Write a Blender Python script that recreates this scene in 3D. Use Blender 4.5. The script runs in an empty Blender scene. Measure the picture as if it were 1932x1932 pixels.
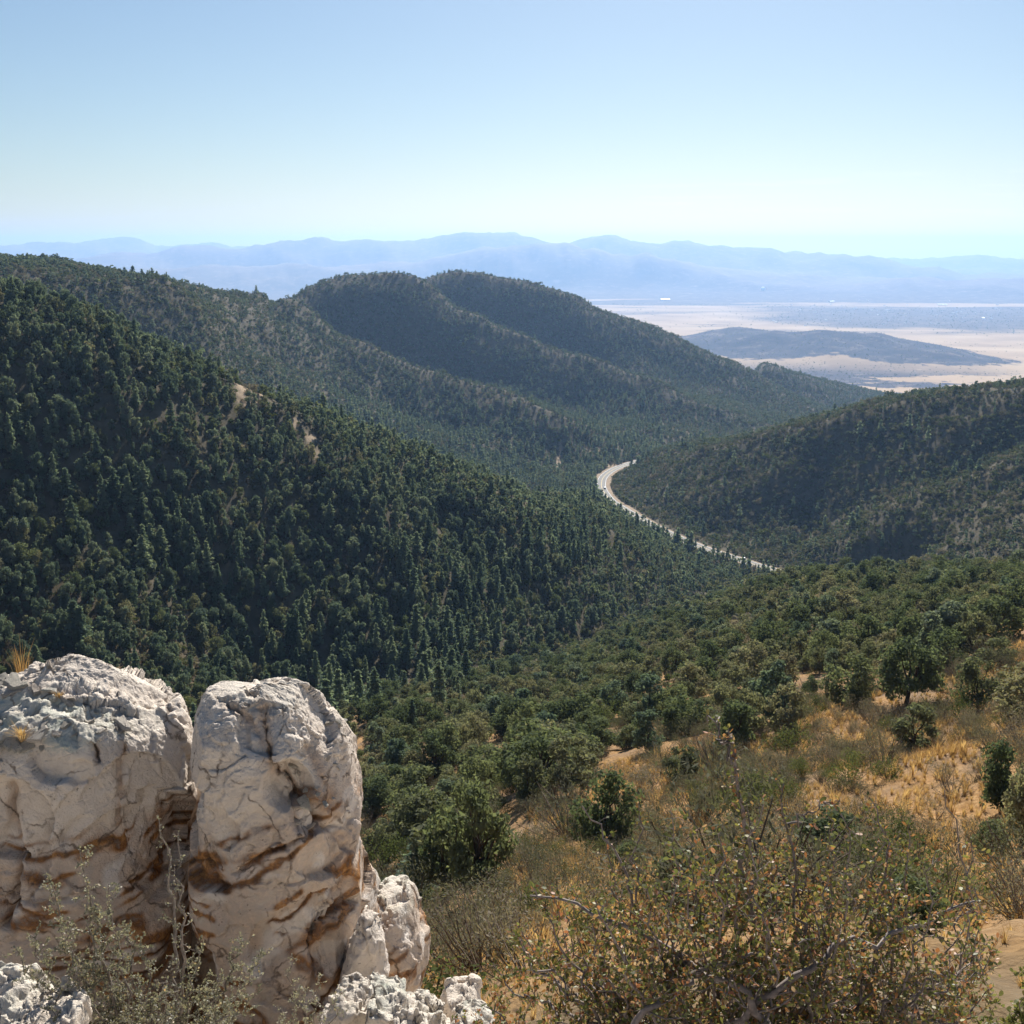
import bpy, math, random
import numpy as np

# ------------------------------------------------------------------ camera, sky, sun, exposure
sc = bpy.context.scene
COL = sc.collection
rad = math.radians
FPX, MID, PITCH = 2072.0, 966.0, rad(13.5)          # focal length and centre in 1932-px photo units
CP, SP = math.cos(PITCH), math.sin(PITCH)
SUN_AZ, SUN_EL = rad(10), rad(34)                   # azimuth clockwise from +Y (the view), elevation

cam_d = bpy.data.cameras.new("camera")
cam = bpy.data.objects.new("camera", cam_d); COL.objects.link(cam)
cam_d.sensor_width = 36; cam_d.lens = 36 * FPX / 1932
cam_d.clip_start = 0.05; cam_d.clip_end = 90000
cam.location = (0, 0, 0); cam.rotation_euler = (rad(90) - PITCH, 0, 0)
sc.camera = cam

world = bpy.data.worlds.new("World"); sc.world = world; world.use_nodes = True
wn = world.node_tree.nodes; wl = world.node_tree.links; wn.clear()
sky = wn.new("ShaderNodeTexSky"); sky.sky_type = 'NISHITA'; sky.sun_disc = False
sky.sun_elevation = SUN_EL; sky.sun_rotation = SUN_AZ
sky.altitude = 1800; sky.air_density = 1.35; sky.dust_density = 1.5; sky.ozone_density = 3.4
bg = wn.new("ShaderNodeBackground"); bg.inputs["Strength"].default_value = 0.05
wo = wn.new("ShaderNodeOutputWorld")
# a few thin cirrus streaks low over the right-hand ranges
tc = wn.new("ShaderNodeTexCoord"); mp = wn.new("ShaderNodeMapping"); mp.inputs["Scale"].default_value = (5, 5, 90); mp.inputs["Rotation"].default_value = (0, rad(1.2), 0)
nz = wn.new("ShaderNodeTexNoise"); nz.inputs["Scale"].default_value = 1.6; nz.inputs["Detail"].default_value = 6; nz.inputs["Roughness"].default_value = .6
sx = wn.new("ShaderNodeSeparateXYZ"); wl.new(tc.outputs["Generated"], mp.inputs[0]); wl.new(mp.outputs[0], nz.inputs[0]); wl.new(tc.outputs["Generated"], sx.inputs[0])
def wmath(op, a, b):
    m = wn.new("ShaderNodeMath"); m.operation = op; m.use_clamp = True
    for s, v in zip(m.inputs, (a, b)):
        if isinstance(v, float): s.default_value = v
        else: wl.new(v, s)
    return m.outputs[0]
def wrange(v, a, b):
    m = wn.new("ShaderNodeMapRange"); m.interpolation_type = 'SMOOTHSTEP'; m.inputs[1].default_value = a; m.inputs[2].default_value = b; wl.new(v, m.inputs[0]); return m.outputs[0]
band = wmath('MULTIPLY', wrange(sx.outputs[2], .010, .03), wrange(sx.outputs[2], .075, .04))
cf = wmath('MULTIPLY', wmath('MULTIPLY', band, wrange(sx.outputs[0], .0, .16)), wrange(nz.outputs[0], .5, .72))
mxw = wn.new("ShaderNodeMix"); mxw.data_type = 'RGBA'; wl.new(wmath('MULTIPLY', cf, .35), mxw.inputs[0]); wl.new(sky.outputs[0], mxw.inputs[6]); mxw.inputs[7].default_value = (14, 13.6, 13.2, 1)
wl.new(mxw.outputs[2], bg.inputs["Color"]); wl.new(bg.outputs[0], wo.inputs["Surface"])

sun_d = bpy.data.lights.new("sun", 'SUN'); sun_d.energy = 5.0; sun_d.angle = rad(0.53); sun_d.color = (1, 0.955, 0.88)
sun = bpy.data.objects.new("sun", sun_d); COL.objects.link(sun)
sun.location = (200, 500, 400)
sun.rotation_euler = (rad(90) - SUN_EL, 0, math.pi - SUN_AZ)   # light travels away from the sun's azimuth

vs = sc.view_settings
vs.view_transform = 'Standard'; vs.look = 'None'; vs.exposure = 0.74; vs.gamma = 1.0; vs.use_curve_mapping = False
cy = sc.cycles
cy.use_denoising = True
cy.max_bounces = 5; cy.diffuse_bounces = 4; cy.glossy_bounces = 1; cy.transmission_bounces = 2; cy.volume_bounces = 1
cy.caustics_reflective = False; cy.caustics_refractive = False

# ------------------------------------------------------------------ small helpers
rng = np.random.default_rng(7)

def ray(X, Y):
    x = (np.asarray(X, float) - MID) / FPX; y = (MID - np.asarray(Y, float)) / FPX
    return x, CP + y * SP, -SP + y * CP
def azt(X, Y):
    """azimuth and fall (drop per metre of horizontal distance) of a line of sight"""
    x, f, u = ray(X, Y)
    h = np.hypot(x, f)
    return np.arctan2(x, f), -u / h
def at(X, Y, d):
    a, t = azt(X, Y)
    return np.array([d * math.sin(a), d * math.cos(a), -t * d])
def project(P):
    P = np.atleast_2d(P)
    f = P[:, 1] * CP - P[:, 2] * SP; u = P[:, 1] * SP + P[:, 2] * CP
    return MID + FPX * P[:, 0] / f, MID - FPX * u / f

def pchip(x, y, xq):
    x = np.asarray(x, float); y = np.asarray(y, float)
    h = np.diff(x); dl = np.diff(y) / h
    m = np.zeros_like(y)
    w1 = 2 * h[1:] + h[:-1]; w2 = h[1:] + 2 * h[:-1]
    ok = dl[:-1] * dl[1:] > 0
    with np.errstate(all='ignore'):
        hm = (w1 + w2) / (w1 / dl[:-1] + w2 / dl[1:])
    m[1:-1] = np.where(ok, hm, 0); m[0] = dl[0]; m[-1] = dl[-1]
    xq = np.clip(xq, x[0], x[-1])
    i = np.clip(np.searchsorted(x, xq) - 1, 0, len(x) - 2)
    s = (xq - x[i]) / h[i]
    return ((1 + 2 * s) * (1 - s) ** 2 * y[i] + s * (1 - s) ** 2 * h[i] * m[i]
            + s * s * (3 - 2 * s) * y[i + 1] + s * s * (s - 1) * h[i] * m[i + 1])

_perm = np.random.default_rng(3).permutation(4096).astype(np.int64)
def _h(ix, iy, iz):
    return _perm[(_perm[(_perm[ix & 4095] + iy) & 4095] + iz) & 4095]
_g3 = np.random.default_rng(5).normal(size=(4096, 3)); _g3 /= np.linalg.norm(_g3, axis=1)[:, None]
def noise3(p):
    p = np.asarray(p, float); i = np.floor(p).astype(np.int64); f = p - i
    w = f * f * f * (f * (f * 6 - 15) + 10); out = np.zeros(len(p))
    for dx in (0, 1):
        for dy in (0, 1):
            for dz in (0, 1):
                g = _g3[_h(i[:, 0] + dx, i[:, 1] + dy, i[:, 2] + dz)]
                o = f - (dx, dy, dz)
                wt = (w[:, 0] if dx else 1 - w[:, 0]) * (w[:, 1] if dy else 1 - w[:, 1]) * (w[:, 2] if dz else 1 - w[:, 2])
                out += wt * (g * o).sum(1)
    return out * 1.5
_g2 = np.random.default_rng(6).uniform(0, 2 * math.pi, 4096); _g2 = np.stack([np.cos(_g2), np.sin(_g2)], 1)
def noise2(x, y):
    ix = np.floor(x).astype(np.int64); iy = np.floor(y).astype(np.int64); fx = x - ix; fy = y - iy
    wx = fx ** 3 * (fx * (fx * 6 - 15) + 10); wy = fy ** 3 * (fy * (fy * 6 - 15) + 10); out = 0
    for dx in (0, 1):
        for dy in (0, 1):
            g = _g2[_perm[(_perm[(ix + dx) & 4095] + iy + dy) & 4095]]
            out = out + (wx if dx else 1 - wx) * (wy if dy else 1 - wy) * (g[..., 0] * (fx - dx) + g[..., 1] * (fy - dy))
    return out * 1.4
def fbm2(x, y, o=4):
    s = 0; a = 1.0
    for k in range(o):
        s = s + a * noise2(x + 17.3 * k, y - 9.1 * k); x = x * 2.03; y = y * 2.03; a *= .5
    return s
def fbm3(p, o=4, gain=.5):
    s = 0; a = 1.0
    for k in range(o):
        s = s + a * noise3(p + 7.7 * k); p = p * 2.03; a *= gain
    return s
def ridge3(p, o=3):
    s = 0; a = 1.0
    for k in range(o):
        s = s + a * (1 - 2 * np.abs(noise3(p + 5.1 * k))); p = p * 2.1; a *= .5
    return s
def cells3(p, seed=0):
    """chiselled blocks: every cell of a random honeycomb is a flat, randomly tilted facet; also how near its rim is"""
    i = np.floor(p).astype(np.int64); f1 = np.full(len(p), 9.); f2 = np.full(len(p), 9.); val = np.zeros(len(p))
    for dx in (-1, 0, 1):
        for dy in (-1, 0, 1):
            for dz in (-1, 0, 1):
                h = _h(i[:, 0] + dx + seed, i[:, 1] + dy, i[:, 2] + dz); g = _g3[h]
                r = p - (i + (dx, dy, dz) + .5 + .42 * _g3[(h * 7 + 13) & 4095]); d = (r * r).sum(1)
                k = d < f1; f2 = np.where(k, f1, np.minimum(f2, d)); f1 = np.where(k, d, f1)
                val = np.where(k, (r * g).sum(1) + .6 * ((h & 255) / 255. - .5), val)
    return val, np.sqrt(f2) - np.sqrt(f1)
def sstep(a, b, x):
    t = np.clip((x - a) / (b - a), 0, 1); return t * t * (3 - 2 * t)

def mesh_from(name, v, faces, mats=(), midx=None, smooth=False, attrs=None):
    """faces: list of int arrays, each (n, k)"""
    me = bpy.data.meshes.new(name)
    v = np.asarray(v, np.float32)
    me.vertices.add(len(v)); me.vertices.foreach_set("co", v.ravel())
    faces = [np.asarray(f, np.int32) for f in faces if len(f)]
    nl = sum(f.size for f in faces); npoly = sum(len(f) for f in faces)
    me.loops.add(nl); me.polygons.add(npoly)
    me.loops.foreach_set("vertex_index", np.concatenate([f.ravel() for f in faces]))
    tot = np.concatenate([np.full(len(f), f.shape[1], np.int32) for f in faces])
    st = np.concatenate([[0], np.cumsum(tot)[:-1]]).astype(np.int32)
    me.polygons.foreach_set("loop_start", st)
    me.polygons.foreach_set("loop_total", tot)
    if midx is not None: me.polygons.foreach_set("material_index", np.asarray(midx, np.int32))
    me.polygons.foreach_set("use_smooth", np.full(npoly, bool(smooth)))
    for k, (dom, arr) in (attrs or {}).items():
        arr = np.asarray(arr, np.float32)
        if arr.ndim == 2:
            if arr.shape[1] == 3: arr = np.concatenate([arr, np.ones((len(arr), 1), np.float32)], 1)
            a = me.attributes.new(k, 'FLOAT_COLOR', dom); a.data.foreach_set("color", arr.ravel())
        else:
            a = me.attributes.new(k, 'FLOAT', dom); a.data.foreach_set("value", arr)
    for m in mats: me.materials.append(m)
    me.update(); me.validate()
    return me
def link(name, me, parent=None):
    o = bpy.data.objects.new(name, me); COL.objects.link(o)
    if parent is not None: o.parent = parent
    return o
def tag(o, label, cat, group=None, kind=None):
    o["label"] = label; o["category"] = cat
    if group: o["group"] = group
    if kind: o["kind"] = kind
    return o
def struct(o, label=None):
    o["kind"] = "structure"
    if label: o["label"] = label
    return o
def grid_faces(nr, nc, wrap=False):
    r = np.arange(nr - 1)[:, None]; c = np.arange(nc if wrap else nc - 1)[None, :]; c2 = (c + 1) % nc
    return np.stack([r * nc + c, r * nc + c2, (r + 1) * nc + c2, (r + 1) * nc + c], -1).reshape(-1, 4)

# ------------------------------------------------------------------ materials
class NT:
    def __init__(self, name):
        self.m = bpy.data.materials.new(name); self.m.use_nodes = True
        self.n = self.m.node_tree.nodes; self.l = self.m.node_tree.links; self.n.clear()
        self.out = self.n.new("ShaderNodeOutputMaterial")
    def node(self, t, **kw):
        n = self.n.new(t)
        for k, v in kw.items():
            if k.startswith("i_"):
                key = k[2:].replace("_", " ")
                n.inputs[int(key) if key.isdigit() else key].default_value = v
            else: setattr(n, k, v)
        return n
    def link(self, a, b): self.l.new(a, b)
    def noise(self, scale, detail=4, rough=.55, vec=None, dist=0):
        n = self.node("ShaderNodeTexNoise"); n.inputs["Scale"].default_value = scale; n.inputs["Detail"].default_value = detail
        n.inputs["Roughness"].default_value = rough; n.inputs["Distortion"].default_value = dist
        if vec is not None: self.link(vec, n.inputs["Vector"])
        return n.outputs["Fac"]
    def ramp(self, fac, stops, interp='LINEAR'):
        r = self.node("ShaderNodeValToRGB"); e = r.color_ramp.elements; r.color_ramp.interpolation = interp
        while len(e) < len(stops): e.new(.5)
        for q, (p, c) in zip(e, stops):
            q.position = p; q.color = (*c, 1) if len(c) == 3 else c
        self.link(fac, r.inputs[0]); return r.outputs[0]
    def mix(self, fac, a, b, mode='MIX'):
        m = self.node("ShaderNodeMix", data_type='RGBA', blend_type=mode)
        for s, v in ((m.inputs[0], fac), (m.inputs[6], a), (m.inputs[7], b)):
            if hasattr(v, "is_linked"): self.link(v, s)
            elif isinstance(v, (int, float)): s.default_value = v
            else: s.default_value = (*v, 1)
        return m.outputs[2]
    def math(self, op, a, b=0.0, c=None):
        m = self.node("ShaderNodeMath", operation=op)
        for s, v in zip(m.inputs, (a, b, c)):
            if v is None: continue
            if hasattr(v, "is_linked"): self.link(v, s)
            else: s.default_value = v
        return m.outputs[0]
    def attr(self, name, out="Fac"):
        return self.node("ShaderNodeAttribute", attribute_name=name).outputs[out]
    def coord(self, w="Object"): return self.node("ShaderNodeTexCoord").outputs[w]
    def done(self, col, rough=.9, bump=None, bstr=.5, bdist=.02, spec=.2):
        p = self.node("ShaderNodeBsdfPrincipled"); p.inputs["Roughness"].default_value = rough
        p.inputs["Specular IOR Level"].default_value = spec
        if hasattr(col, "is_linked"): self.link(col, p.inputs["Base Color"])
        else: p.inputs["Base Color"].default_value = (*col, 1)
        if bump is not None:
            b = self.node("ShaderNodeBump"); b.inputs["Strength"].default_value = bstr; b.inputs["Distance"].default_value = bdist
            self.link(bump, b.inputs["Height"]); self.link(b.outputs[0], p.inputs["Normal"])
        self.link(p.outputs[0], self.out.inputs[0]); return self.m

def leaf_material(name, stops, trans=.35, per_leaf=False, spec=0.0, nscale=.8):
    t = NT(name)
    if per_leaf:
        f = t.attr("tone")
    else:
        r = t.node("ShaderNodeObjectInfo").outputs["Random"]
        n = t.noise(nscale, 2, .5, t.coord())
        f = t.math('ADD', t.math('MULTIPLY', r, .62), t.math('MULTIPLY', t.math('SUBTRACT', n, .3), .95))
    c = t.ramp(f, stops)
    d = t.node("ShaderNodeBsdfDiffuse"); t.link(c, d.inputs[0])
    tr = t.node("ShaderNodeBsdfTranslucent"); t.link(t.mix(1.0, c, (1.12, 1.1, .7), 'MULTIPLY'), tr.inputs[0])
    mx = t.node("ShaderNodeMixShader"); mx.inputs[0].default_value = trans
    t.link(d.outputs[0], mx.inputs[1]); t.link(tr.outputs[0], mx.inputs[2]); s = mx.outputs[0]
    if spec:
        g = t.node("ShaderNodeBsdfGlossy"); g.inputs["Roughness"].default_value = .5; g.inputs[0].default_value = (.9, .9, .9, 1)
        m2 = t.node("ShaderNodeMixShader"); m2.inputs[0].default_value = spec
        t.link(s, m2.inputs[1]); t.link(g.outputs[0], m2.inputs[2]); s = m2.outputs[0]
    t.link(s, t.out.inputs[0]); return t.m

def simple(name, col, rough=.8, var=.25, scale=3, spec=.2):
    t = NT(name)
    n = t.noise(scale, 4, .6, t.coord())
    lo = tuple(c * (1 - var) for c in col); hi = tuple(min(1, c * (1 + var)) for c in col)
    return t.done(t.ramp(n, [(.3, lo), (.7, hi)]), rough, spec=spec)

M_bark = simple("bark", (.075, .058, .045), .95, .4, 6)
M_greybark = simple("grey_bark", (.17, .145, .125), .9, .35, 30)
M_juniper = leaf_material("juniper_leaf", [(0, (.085, .10, .066)), (.35, (.15, .165, .105)), (.7, (.225, .225, .145)), (1, (.28, .245, .175))], .46)
M_oak = leaf_material("oak_leaf", [(0, (.072, .098, .06)), (.5, (.13, .16, .092)), (1, (.20, .215, .125))], .46)
M_pine = leaf_material("pine_needle", [(0, (.10, .145, .115)), (.5, (.18, .235, .18)), (1, (.29, .335, .25))], .48)
M_pinyon = leaf_material("pinyon_needle", [(0, (.085, .125, .095)), (.4, (.145, .19, .145)), (.8, (.215, .25, .19)), (1, (.27, .255, .20))], .46)
M_scrub = leaf_material("scrub_leaf", [(0, (.085, .095, .062)), (.35, (.14, .14, .10)), (.65, (.21, .185, .145)), (1, (.29, .245, .195))], .32)
M_greenshrub = leaf_material("green_shrub_leaf", [(0, (.055, .075, .032)), (.5, (.10, .122, .05)), (1, (.17, .18, .08))], .38)
M_drygrass = leaf_material("dry_grass_blade", [(0, (.38, .235, .11)), (.5, (.54, .36, .18)), (1, (.66, .49, .29))], .4)
M_twigs = leaf_material("bare_twig", [(0, (.13, .10, .08)), (.5, (.20, .16, .13)), (1, (.29, .235, .19))], .15)
# ------------------------------------------------------------------ terrain: lofted through ridge, slope and valley lines
# every line is a list of (X, Y, d): seen at photo position X, Y from d metres away; or ('z', X, z, d) where it is hidden
def z_(X, z, d): return ('z', X, z, d)
LINES = [
 [z_(0, -1.75, .6), z_(1932, -1.75, .6)],
 [z_(-300, -3.0, 3), z_(900, -2.9, 3), z_(2200, -2.7, 3)],
 [z_(-300, -6.4, 7), z_(700, -6.5, 7), z_(1100, -6.2, 7), z_(2200, -5.4, 7)],
 [z_(-300, -13, 14), z_(700, -12, 14), z_(1100, -10.5, 14), z_(2200, -8.6, 14)],
 [z_(-300, -33, 38), z_(500, -32, 38), (850, 1800, 38), (1000, 1700, 40), (1400, 1650, 39), (1932, 1600, 40), z_(2200, -18, 40)],
 [z_(-300, -56, 75), z_(400, -52, 75), z_(750, -46, 75), (1000, 1500, 75), (1400, 1440, 75), (1932, 1350, 75), z_(2200, -25, 75)],
 [z_(-300, -84, 150), z_(400, -82, 150), (700, 1420, 150), (1000, 1370, 150), (1400, 1260, 150), (1932, 1165, 150), z_(2200, -36, 150)],
 [z_(-300, -98, 200), z_(300, -98, 200), (700, 1350, 215), (1000, 1275, 285), (1200, 1185, 370), (1350, 1132, 395), (1470, 1100, 345), (1700, 1090, 290), (1932, 1088, 270), z_(2200, -60, 270)],
 [z_(-300, -98, 245), z_(100, -104, 245), (500, 1290, 290), z_(700, -123, 315), (1000, 1232, 350), (1200, 1152, 470), (1350, 1107, 600), z_(1470, -188, 640), z_(1700, -168, 600), z_(1932, -152, 520), z_(2200, -140, 480)],
 [(-300, 470, 425), (0, 545, 430), (130, 595, 432), (250, 648, 435), (330, 683, 438), (400, 713, 440), (480, 755, 442), (560, 792, 445), (640, 820, 446), (720, 850, 448), (800, 883, 449), (880, 913, 450), (960, 945, 455), (1040, 980, 470), (1120, 1014, 495), (1200, 1047, 540), (1300, 1075, 615), (1400, 1088, 645), (1470, 1074, 662), (1560, 1050, 668), (1700, 1000, 660), (1932, 940, 640), (2200, 870, 640)],
 [z_(-300, -60, 600), z_(0, -80, 600), z_(500, -142, 650), z_(800, -172, 690), z_(1000, -190, 740), (1090, 945, 880), (1135, 934, 935), (1200, 970, 835), (1300, 1024, 735), (1380, 1052, 695), (1470, 1066, 675), (1560, 980, 745), (1700, 900, 730), (1932, 830, 720), (2200, 760, 720)],
 [z_(-300, -30, 740), z_(0, -62, 740), z_(500, -138, 860), z_(800, -178, 880), (900, 868, 960), (1000, 884, 1010), (1100, 884, 1050), (1170, 880, 1040), (1200, 874, 1010), (1260, 860, 970), (1320, 848, 940), (1400, 833, 910), (1480, 818, 885), (1560, 798, 860), (1640, 776, 842), (1700, 766, 830), (1800, 746, 812), (1860, 736, 805), (1932, 722, 800), (2200, 690, 790)],
 [(-300, 490, 790), (0, 508, 830), (200, 535, 880), (400, 580, 1010), (500, 590, 1150), (540, 590, 1230), (598, 622, 1235), (648, 660, 1225), (694, 677, 1215), (735, 701, 1205), (794, 724, 1190), (853, 742, 1175), (941, 764, 1160), (1050, 792, 1160), (1150, 818, 1170), (1250, 838, 1190), z_(1400, -213, 1210), z_(1600, -225, 1210), z_(1932, -205, 1150), z_(2200, -190, 1150)],
 [(-300, 476, 840), (0, 492, 885), (200, 519, 950), (400, 559, 1080), (500, 582, 1220), z_(540, -92, 1310), z_(598, -134, 1335), z_(694, -158, 1330), z_(794, -176, 1310), z_(941, -190, 1280), z_(1050, -194, 1270), z_(1250, -204, 1290), z_(1400, -214, 1300), z_(1932, -225, 1300)],
 [(-300, 448, 900), (0, 482, 950), (100, 492, 980), (200, 509, 1020), (300, 527, 1060), (400, 547, 1130), (480, 570, 1230), (525, 577, 1350), (570, 546, 1480), (620, 530, 1530), (690, 521, 1560), (740, 523, 1560), (765, 530, 1555), (823, 561, 1540), (853, 588, 1530), (911, 620, 1500), (970, 646, 1480), (1037, 670, 1460), (1090, 687, 1450), (1148, 710, 1440), (1207, 734, 1430), (1265, 756, 1420), (1330, 785, 1420), z_(1400, -216, 1420), z_(1932, -245, 1500)],
 [z_(-300, -50, 1150), z_(0, -60, 1200), z_(480, -120, 1500), z_(690, -100, 1700), z_(790, -78, 1680), z_(853, -98, 1680), z_(970, -150, 1630), z_(1037, -170, 1600), z_(1207, -202, 1560), z_(1330, -212, 1560), z_(1500, -225, 1560), z_(1932, -270, 1640)],
 [z_(-300, -180, 1700), z_(0, -190, 1700), z_(525, -250, 1800), z_(700, -160, 1790), (790, 533, 1790), (830, 516, 1800), (860, 511, 1800), (900, 514, 1800), (960, 528, 1800), (1010, 538, 1800), (1050, 551, 1800), (1100, 567, 1790), (1118, 581, 1780), (1150, 593, 1780), (1200, 609, 1780), (1260, 634, 1780), (1340, 669, 1780), (1412, 700, 1765), (1485, 744, 1710), (1560, 770, 1680), z_(1700, -265, 1720), z_(1932, -300, 1750)],
 [z_(-300, -260, 2000), z_(525, -300, 2050), z_(850, -150, 2000), z_(1118, -180, 1990), z_(1340, -235, 1940), z_(1441, -245, 1880), z_(1560, -265, 1860), z_(1932, -340, 1950)],
 [z_(-300, -330, 2300), z_(525, -360, 2300), z_(1118, -260, 2250), z_(1390, -255, 2080), (1441, 691, 2030), (1500, 707, 2040), (1560, 724, 2080), (1640, 744, 2180), (1700, 757, 2230), z_(1932, -390, 2300)],
 [z_(-300, -440, 2900), z_(1932, -440, 2900)],
 [z_(-300, -497, 3700), z_(1932, -490, 3700)],
 [z_(-300, -500, 6000), z_(1932, -500, 6000)],
 [z_(-300, -500, 10500), z_(1932, -500, 10500)],
 [z_(-300, -470, 12300), z_(600, -460, 12300), z_(1200, -440, 12300), z_(1932, -450, 12300)],
 [z_(-300, -330, 13500), (160, 512, 13500), (400, 505, 13500), (700, 500, 13500), (850, 482, 13500), (940, 470, 13500), (1000, 465, 13600), (1060, 463, 13600), (1120, 475, 13500), (1190, 487, 13400), (1215, 478, 13400), (1260, 490, 13400), (1350, 505, 13400), (1450, 518, 13400), (1600, 529, 13400), (1932, 528, 13400)],
 [z_(-300, -420, 14500), z_(1000, -300, 14500), z_(1932, -440, 14500)],
 [(-300, 530, 16500), (60, 515, 16500), (165, 487, 16400), (230, 474, 16400), (280, 478, 16400), (330, 470, 16400), (450, 461, 16400), (530, 455, 16400), (600, 453, 16400), (760, 456, 16400), (840, 447, 16400), (920, 438, 16400), (960, 442, 16400), (1020, 451, 16400), (1060, 455, 16400), (1100, 447, 16400), (1140, 446, 16400), (1180, 453, 16400), (1230, 461, 16400), (1290, 458, 16400), (1340, 466, 16400), (1440, 472, 16400), (1500, 478, 16400), (1560, 477, 16400), (1620, 485, 16400), (1680, 492, 16400), (1760, 505, 16400), (1850, 520, 16400), (1932, 520, 16400), (2200, 520, 16400)],
 [z_(-300, -400, 18500), z_(1932, -400, 18500)],
 [(-300, 466, 22000), (0, 462, 22000), (60, 459, 22000), (130, 455, 22000), (190, 453, 22000), (240, 449, 22000), (265, 454, 22000), (300, 466, 22000), (360, 464, 22000), (400, 459, 22000), (440, 464, 22000), (600, 475, 22000), (1400, 480, 22000), (1720, 491, 22000), (1800, 487, 22000), (1850, 484, 22000), (1932, 490, 22000), (2200, 492, 22000)],
 [z_(-300, -450, 25000), z_(1932, -450, 25000)],
]
fine = np.linspace(-.56, .56, 860); side = np.linspace(.57, 1.1, 40)
AZ = np.concatenate([-side[::-1], fine, side])
def steps(a, b, r): return np.exp(np.linspace(math.log(a), math.log(b), int(math.log(b / a) / r) + 1))[:-1]
DD = np.concatenate([steps(.6, 200, .012), steps(200, 620, .006), steps(620, 1120, .0032), steps(1120, 2300, .0045), steps(2300, 3300, .012), steps(3300, 7200, .0034), steps(7200, 12000, .008), steps(12000, 25000, .013), [25000.]])
kd, kt = [], []
for ln in LINES:
    a_, d_, t_ = [], [], []
    for p in ln:
        if p[0] == 'z':
            a_.append(math.atan2((p[1] - MID) / FPX, .975)); d_.append(p[3]); t_.append(-p[2] / p[3])
        else:
            a, t = azt(p[0], p[1]); a_.append(float(a)); d_.append(p[2]); t_.append(float(t))
    kd.append(np.exp(pchip(a_, np.log(d_), AZ))); kt.append(pchip(a_, t_, AZ))
kd = np.array(kd); kz = -np.array(kt) * kd
for i in range(1, len(kd)):
    kd[i] = np.maximum(kd[i], kd[i - 1] * 1.012)
ZG = np.empty((len(DD), len(AZ)))
for j in range(len(AZ)):
    ZG[:, j] = pchip(kd[:, j], kz[:, j], DD)
A2, D2 = np.meshgrid(AZ, DD)
XG, YG = D2 * np.sin(A2), D2 * np.cos(A2)

# low hills standing on the plain
def plain_hill(X, Y, d, h, rx, ry, rot=0):
    global ZG
    p = at(X, Y, d); dx, dy = XG - p[0], YG - p[1]
    c, s = math.cos(rot), math.sin(rot)
    u, v = (dx * c + dy * s) / rx, (-dx * s + dy * c) / ry
    ZG = ZG + h * np.exp(-(u * u + v * v) ** .8) * (1 + .25 * fbm2(XG / 400, YG / 400, 3))
PLAIN_HILLS = [(1385, 640, 5750, 78, 520, 420), (1520, 655, 5500, 48, 560, 380), (1660, 655, 5450, 68, 340, 330), (1740, 672, 5250, 26, 330, 240)]
for ph in PLAIN_HILLS: plain_hill(*ph)
# spurs and side gullies that break up the slopes: small ridges along lines (X, Y, d)
def spur(pts, h, w):
    global ZG
    P = np.array([at(*p)[:2] for p in pts]); best = np.full(ZG.shape, 1e9)
    m = (D2 > 150) & (D2 < 2400)
    xg, yg = XG[m], YG[m]; b = np.full(xg.shape, 1e9)
    for p, q in zip(P[:-1], P[1:]):
        e = q - p; t = np.clip(((xg - p[0]) * e[0] + (yg - p[1]) * e[1]) / (e @ e), 0, 1)
        b = np.minimum(b, np.hypot(xg - p[0] - t * e[0], yg - p[1] - t * e[1]))
    ZG[m] += h * np.exp(-np.abs(b / w) ** 1.5)
spur([(380, 612, 920), (440, 655, 860), (500, 708, 800), (557, 748, 760), (620, 790, 740)], 20, 45)
spur([(545, 592, 1240), (598, 622, 1235), (648, 660, 1225), (694, 677, 1215), (794, 724, 1190), (941, 764, 1160), (1040, 800, 1120)], 17, 48)
spur([(800, 545, 1555), (853, 588, 1530), (911, 620, 1500), (1037, 670, 1460), (1148, 710, 1440), (1265, 756, 1420), (1340, 790, 1400)], 13, 48)
spur([(500, 640, 1050), (590, 690, 1090), (700, 730, 1090), (850, 780, 1080)], -12, 45)
spur([(700, 600, 1420), (800, 650, 1400), (950, 710, 1370), (1080, 750, 1350)], -10, 45)
spur([(1080, 600, 1700), (1180, 660, 1620), (1290, 720, 1540), (1360, 760, 1480)], 12, 60)
spur([(1932, 770, 760), (1750, 830, 740), (1600, 880, 760), (1480, 905, 790), (1350, 960, 800)], 6, 28)
spur([(1932, 880, 690), (1780, 930, 690), (1640, 980, 690), (1500, 1030, 690)], 6, 26)
spur([(1932, 830, 720), (1760, 880, 715), (1600, 925, 730), (1420, 970, 760)], -4, 24)
spur([(1800, 760, 790), (1650, 810, 810), (1480, 850, 850), (1320, 885, 900)], 7, 24)
spur([(150, 850, 330), (350, 960, 330), (480, 1050, 310), (560, 1130, 300)], -9, 26)
spur([(560, 840, 420), (650, 950, 390), (720, 1050, 370), (760, 1150, 350)], 7, 24)
spur([(760, 920, 430), (860, 1020, 410), (930, 1110, 390)], -6, 20)
spur([(240, 720, 410), (330, 850, 370), (450, 980, 340)], 6, 24)
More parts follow.
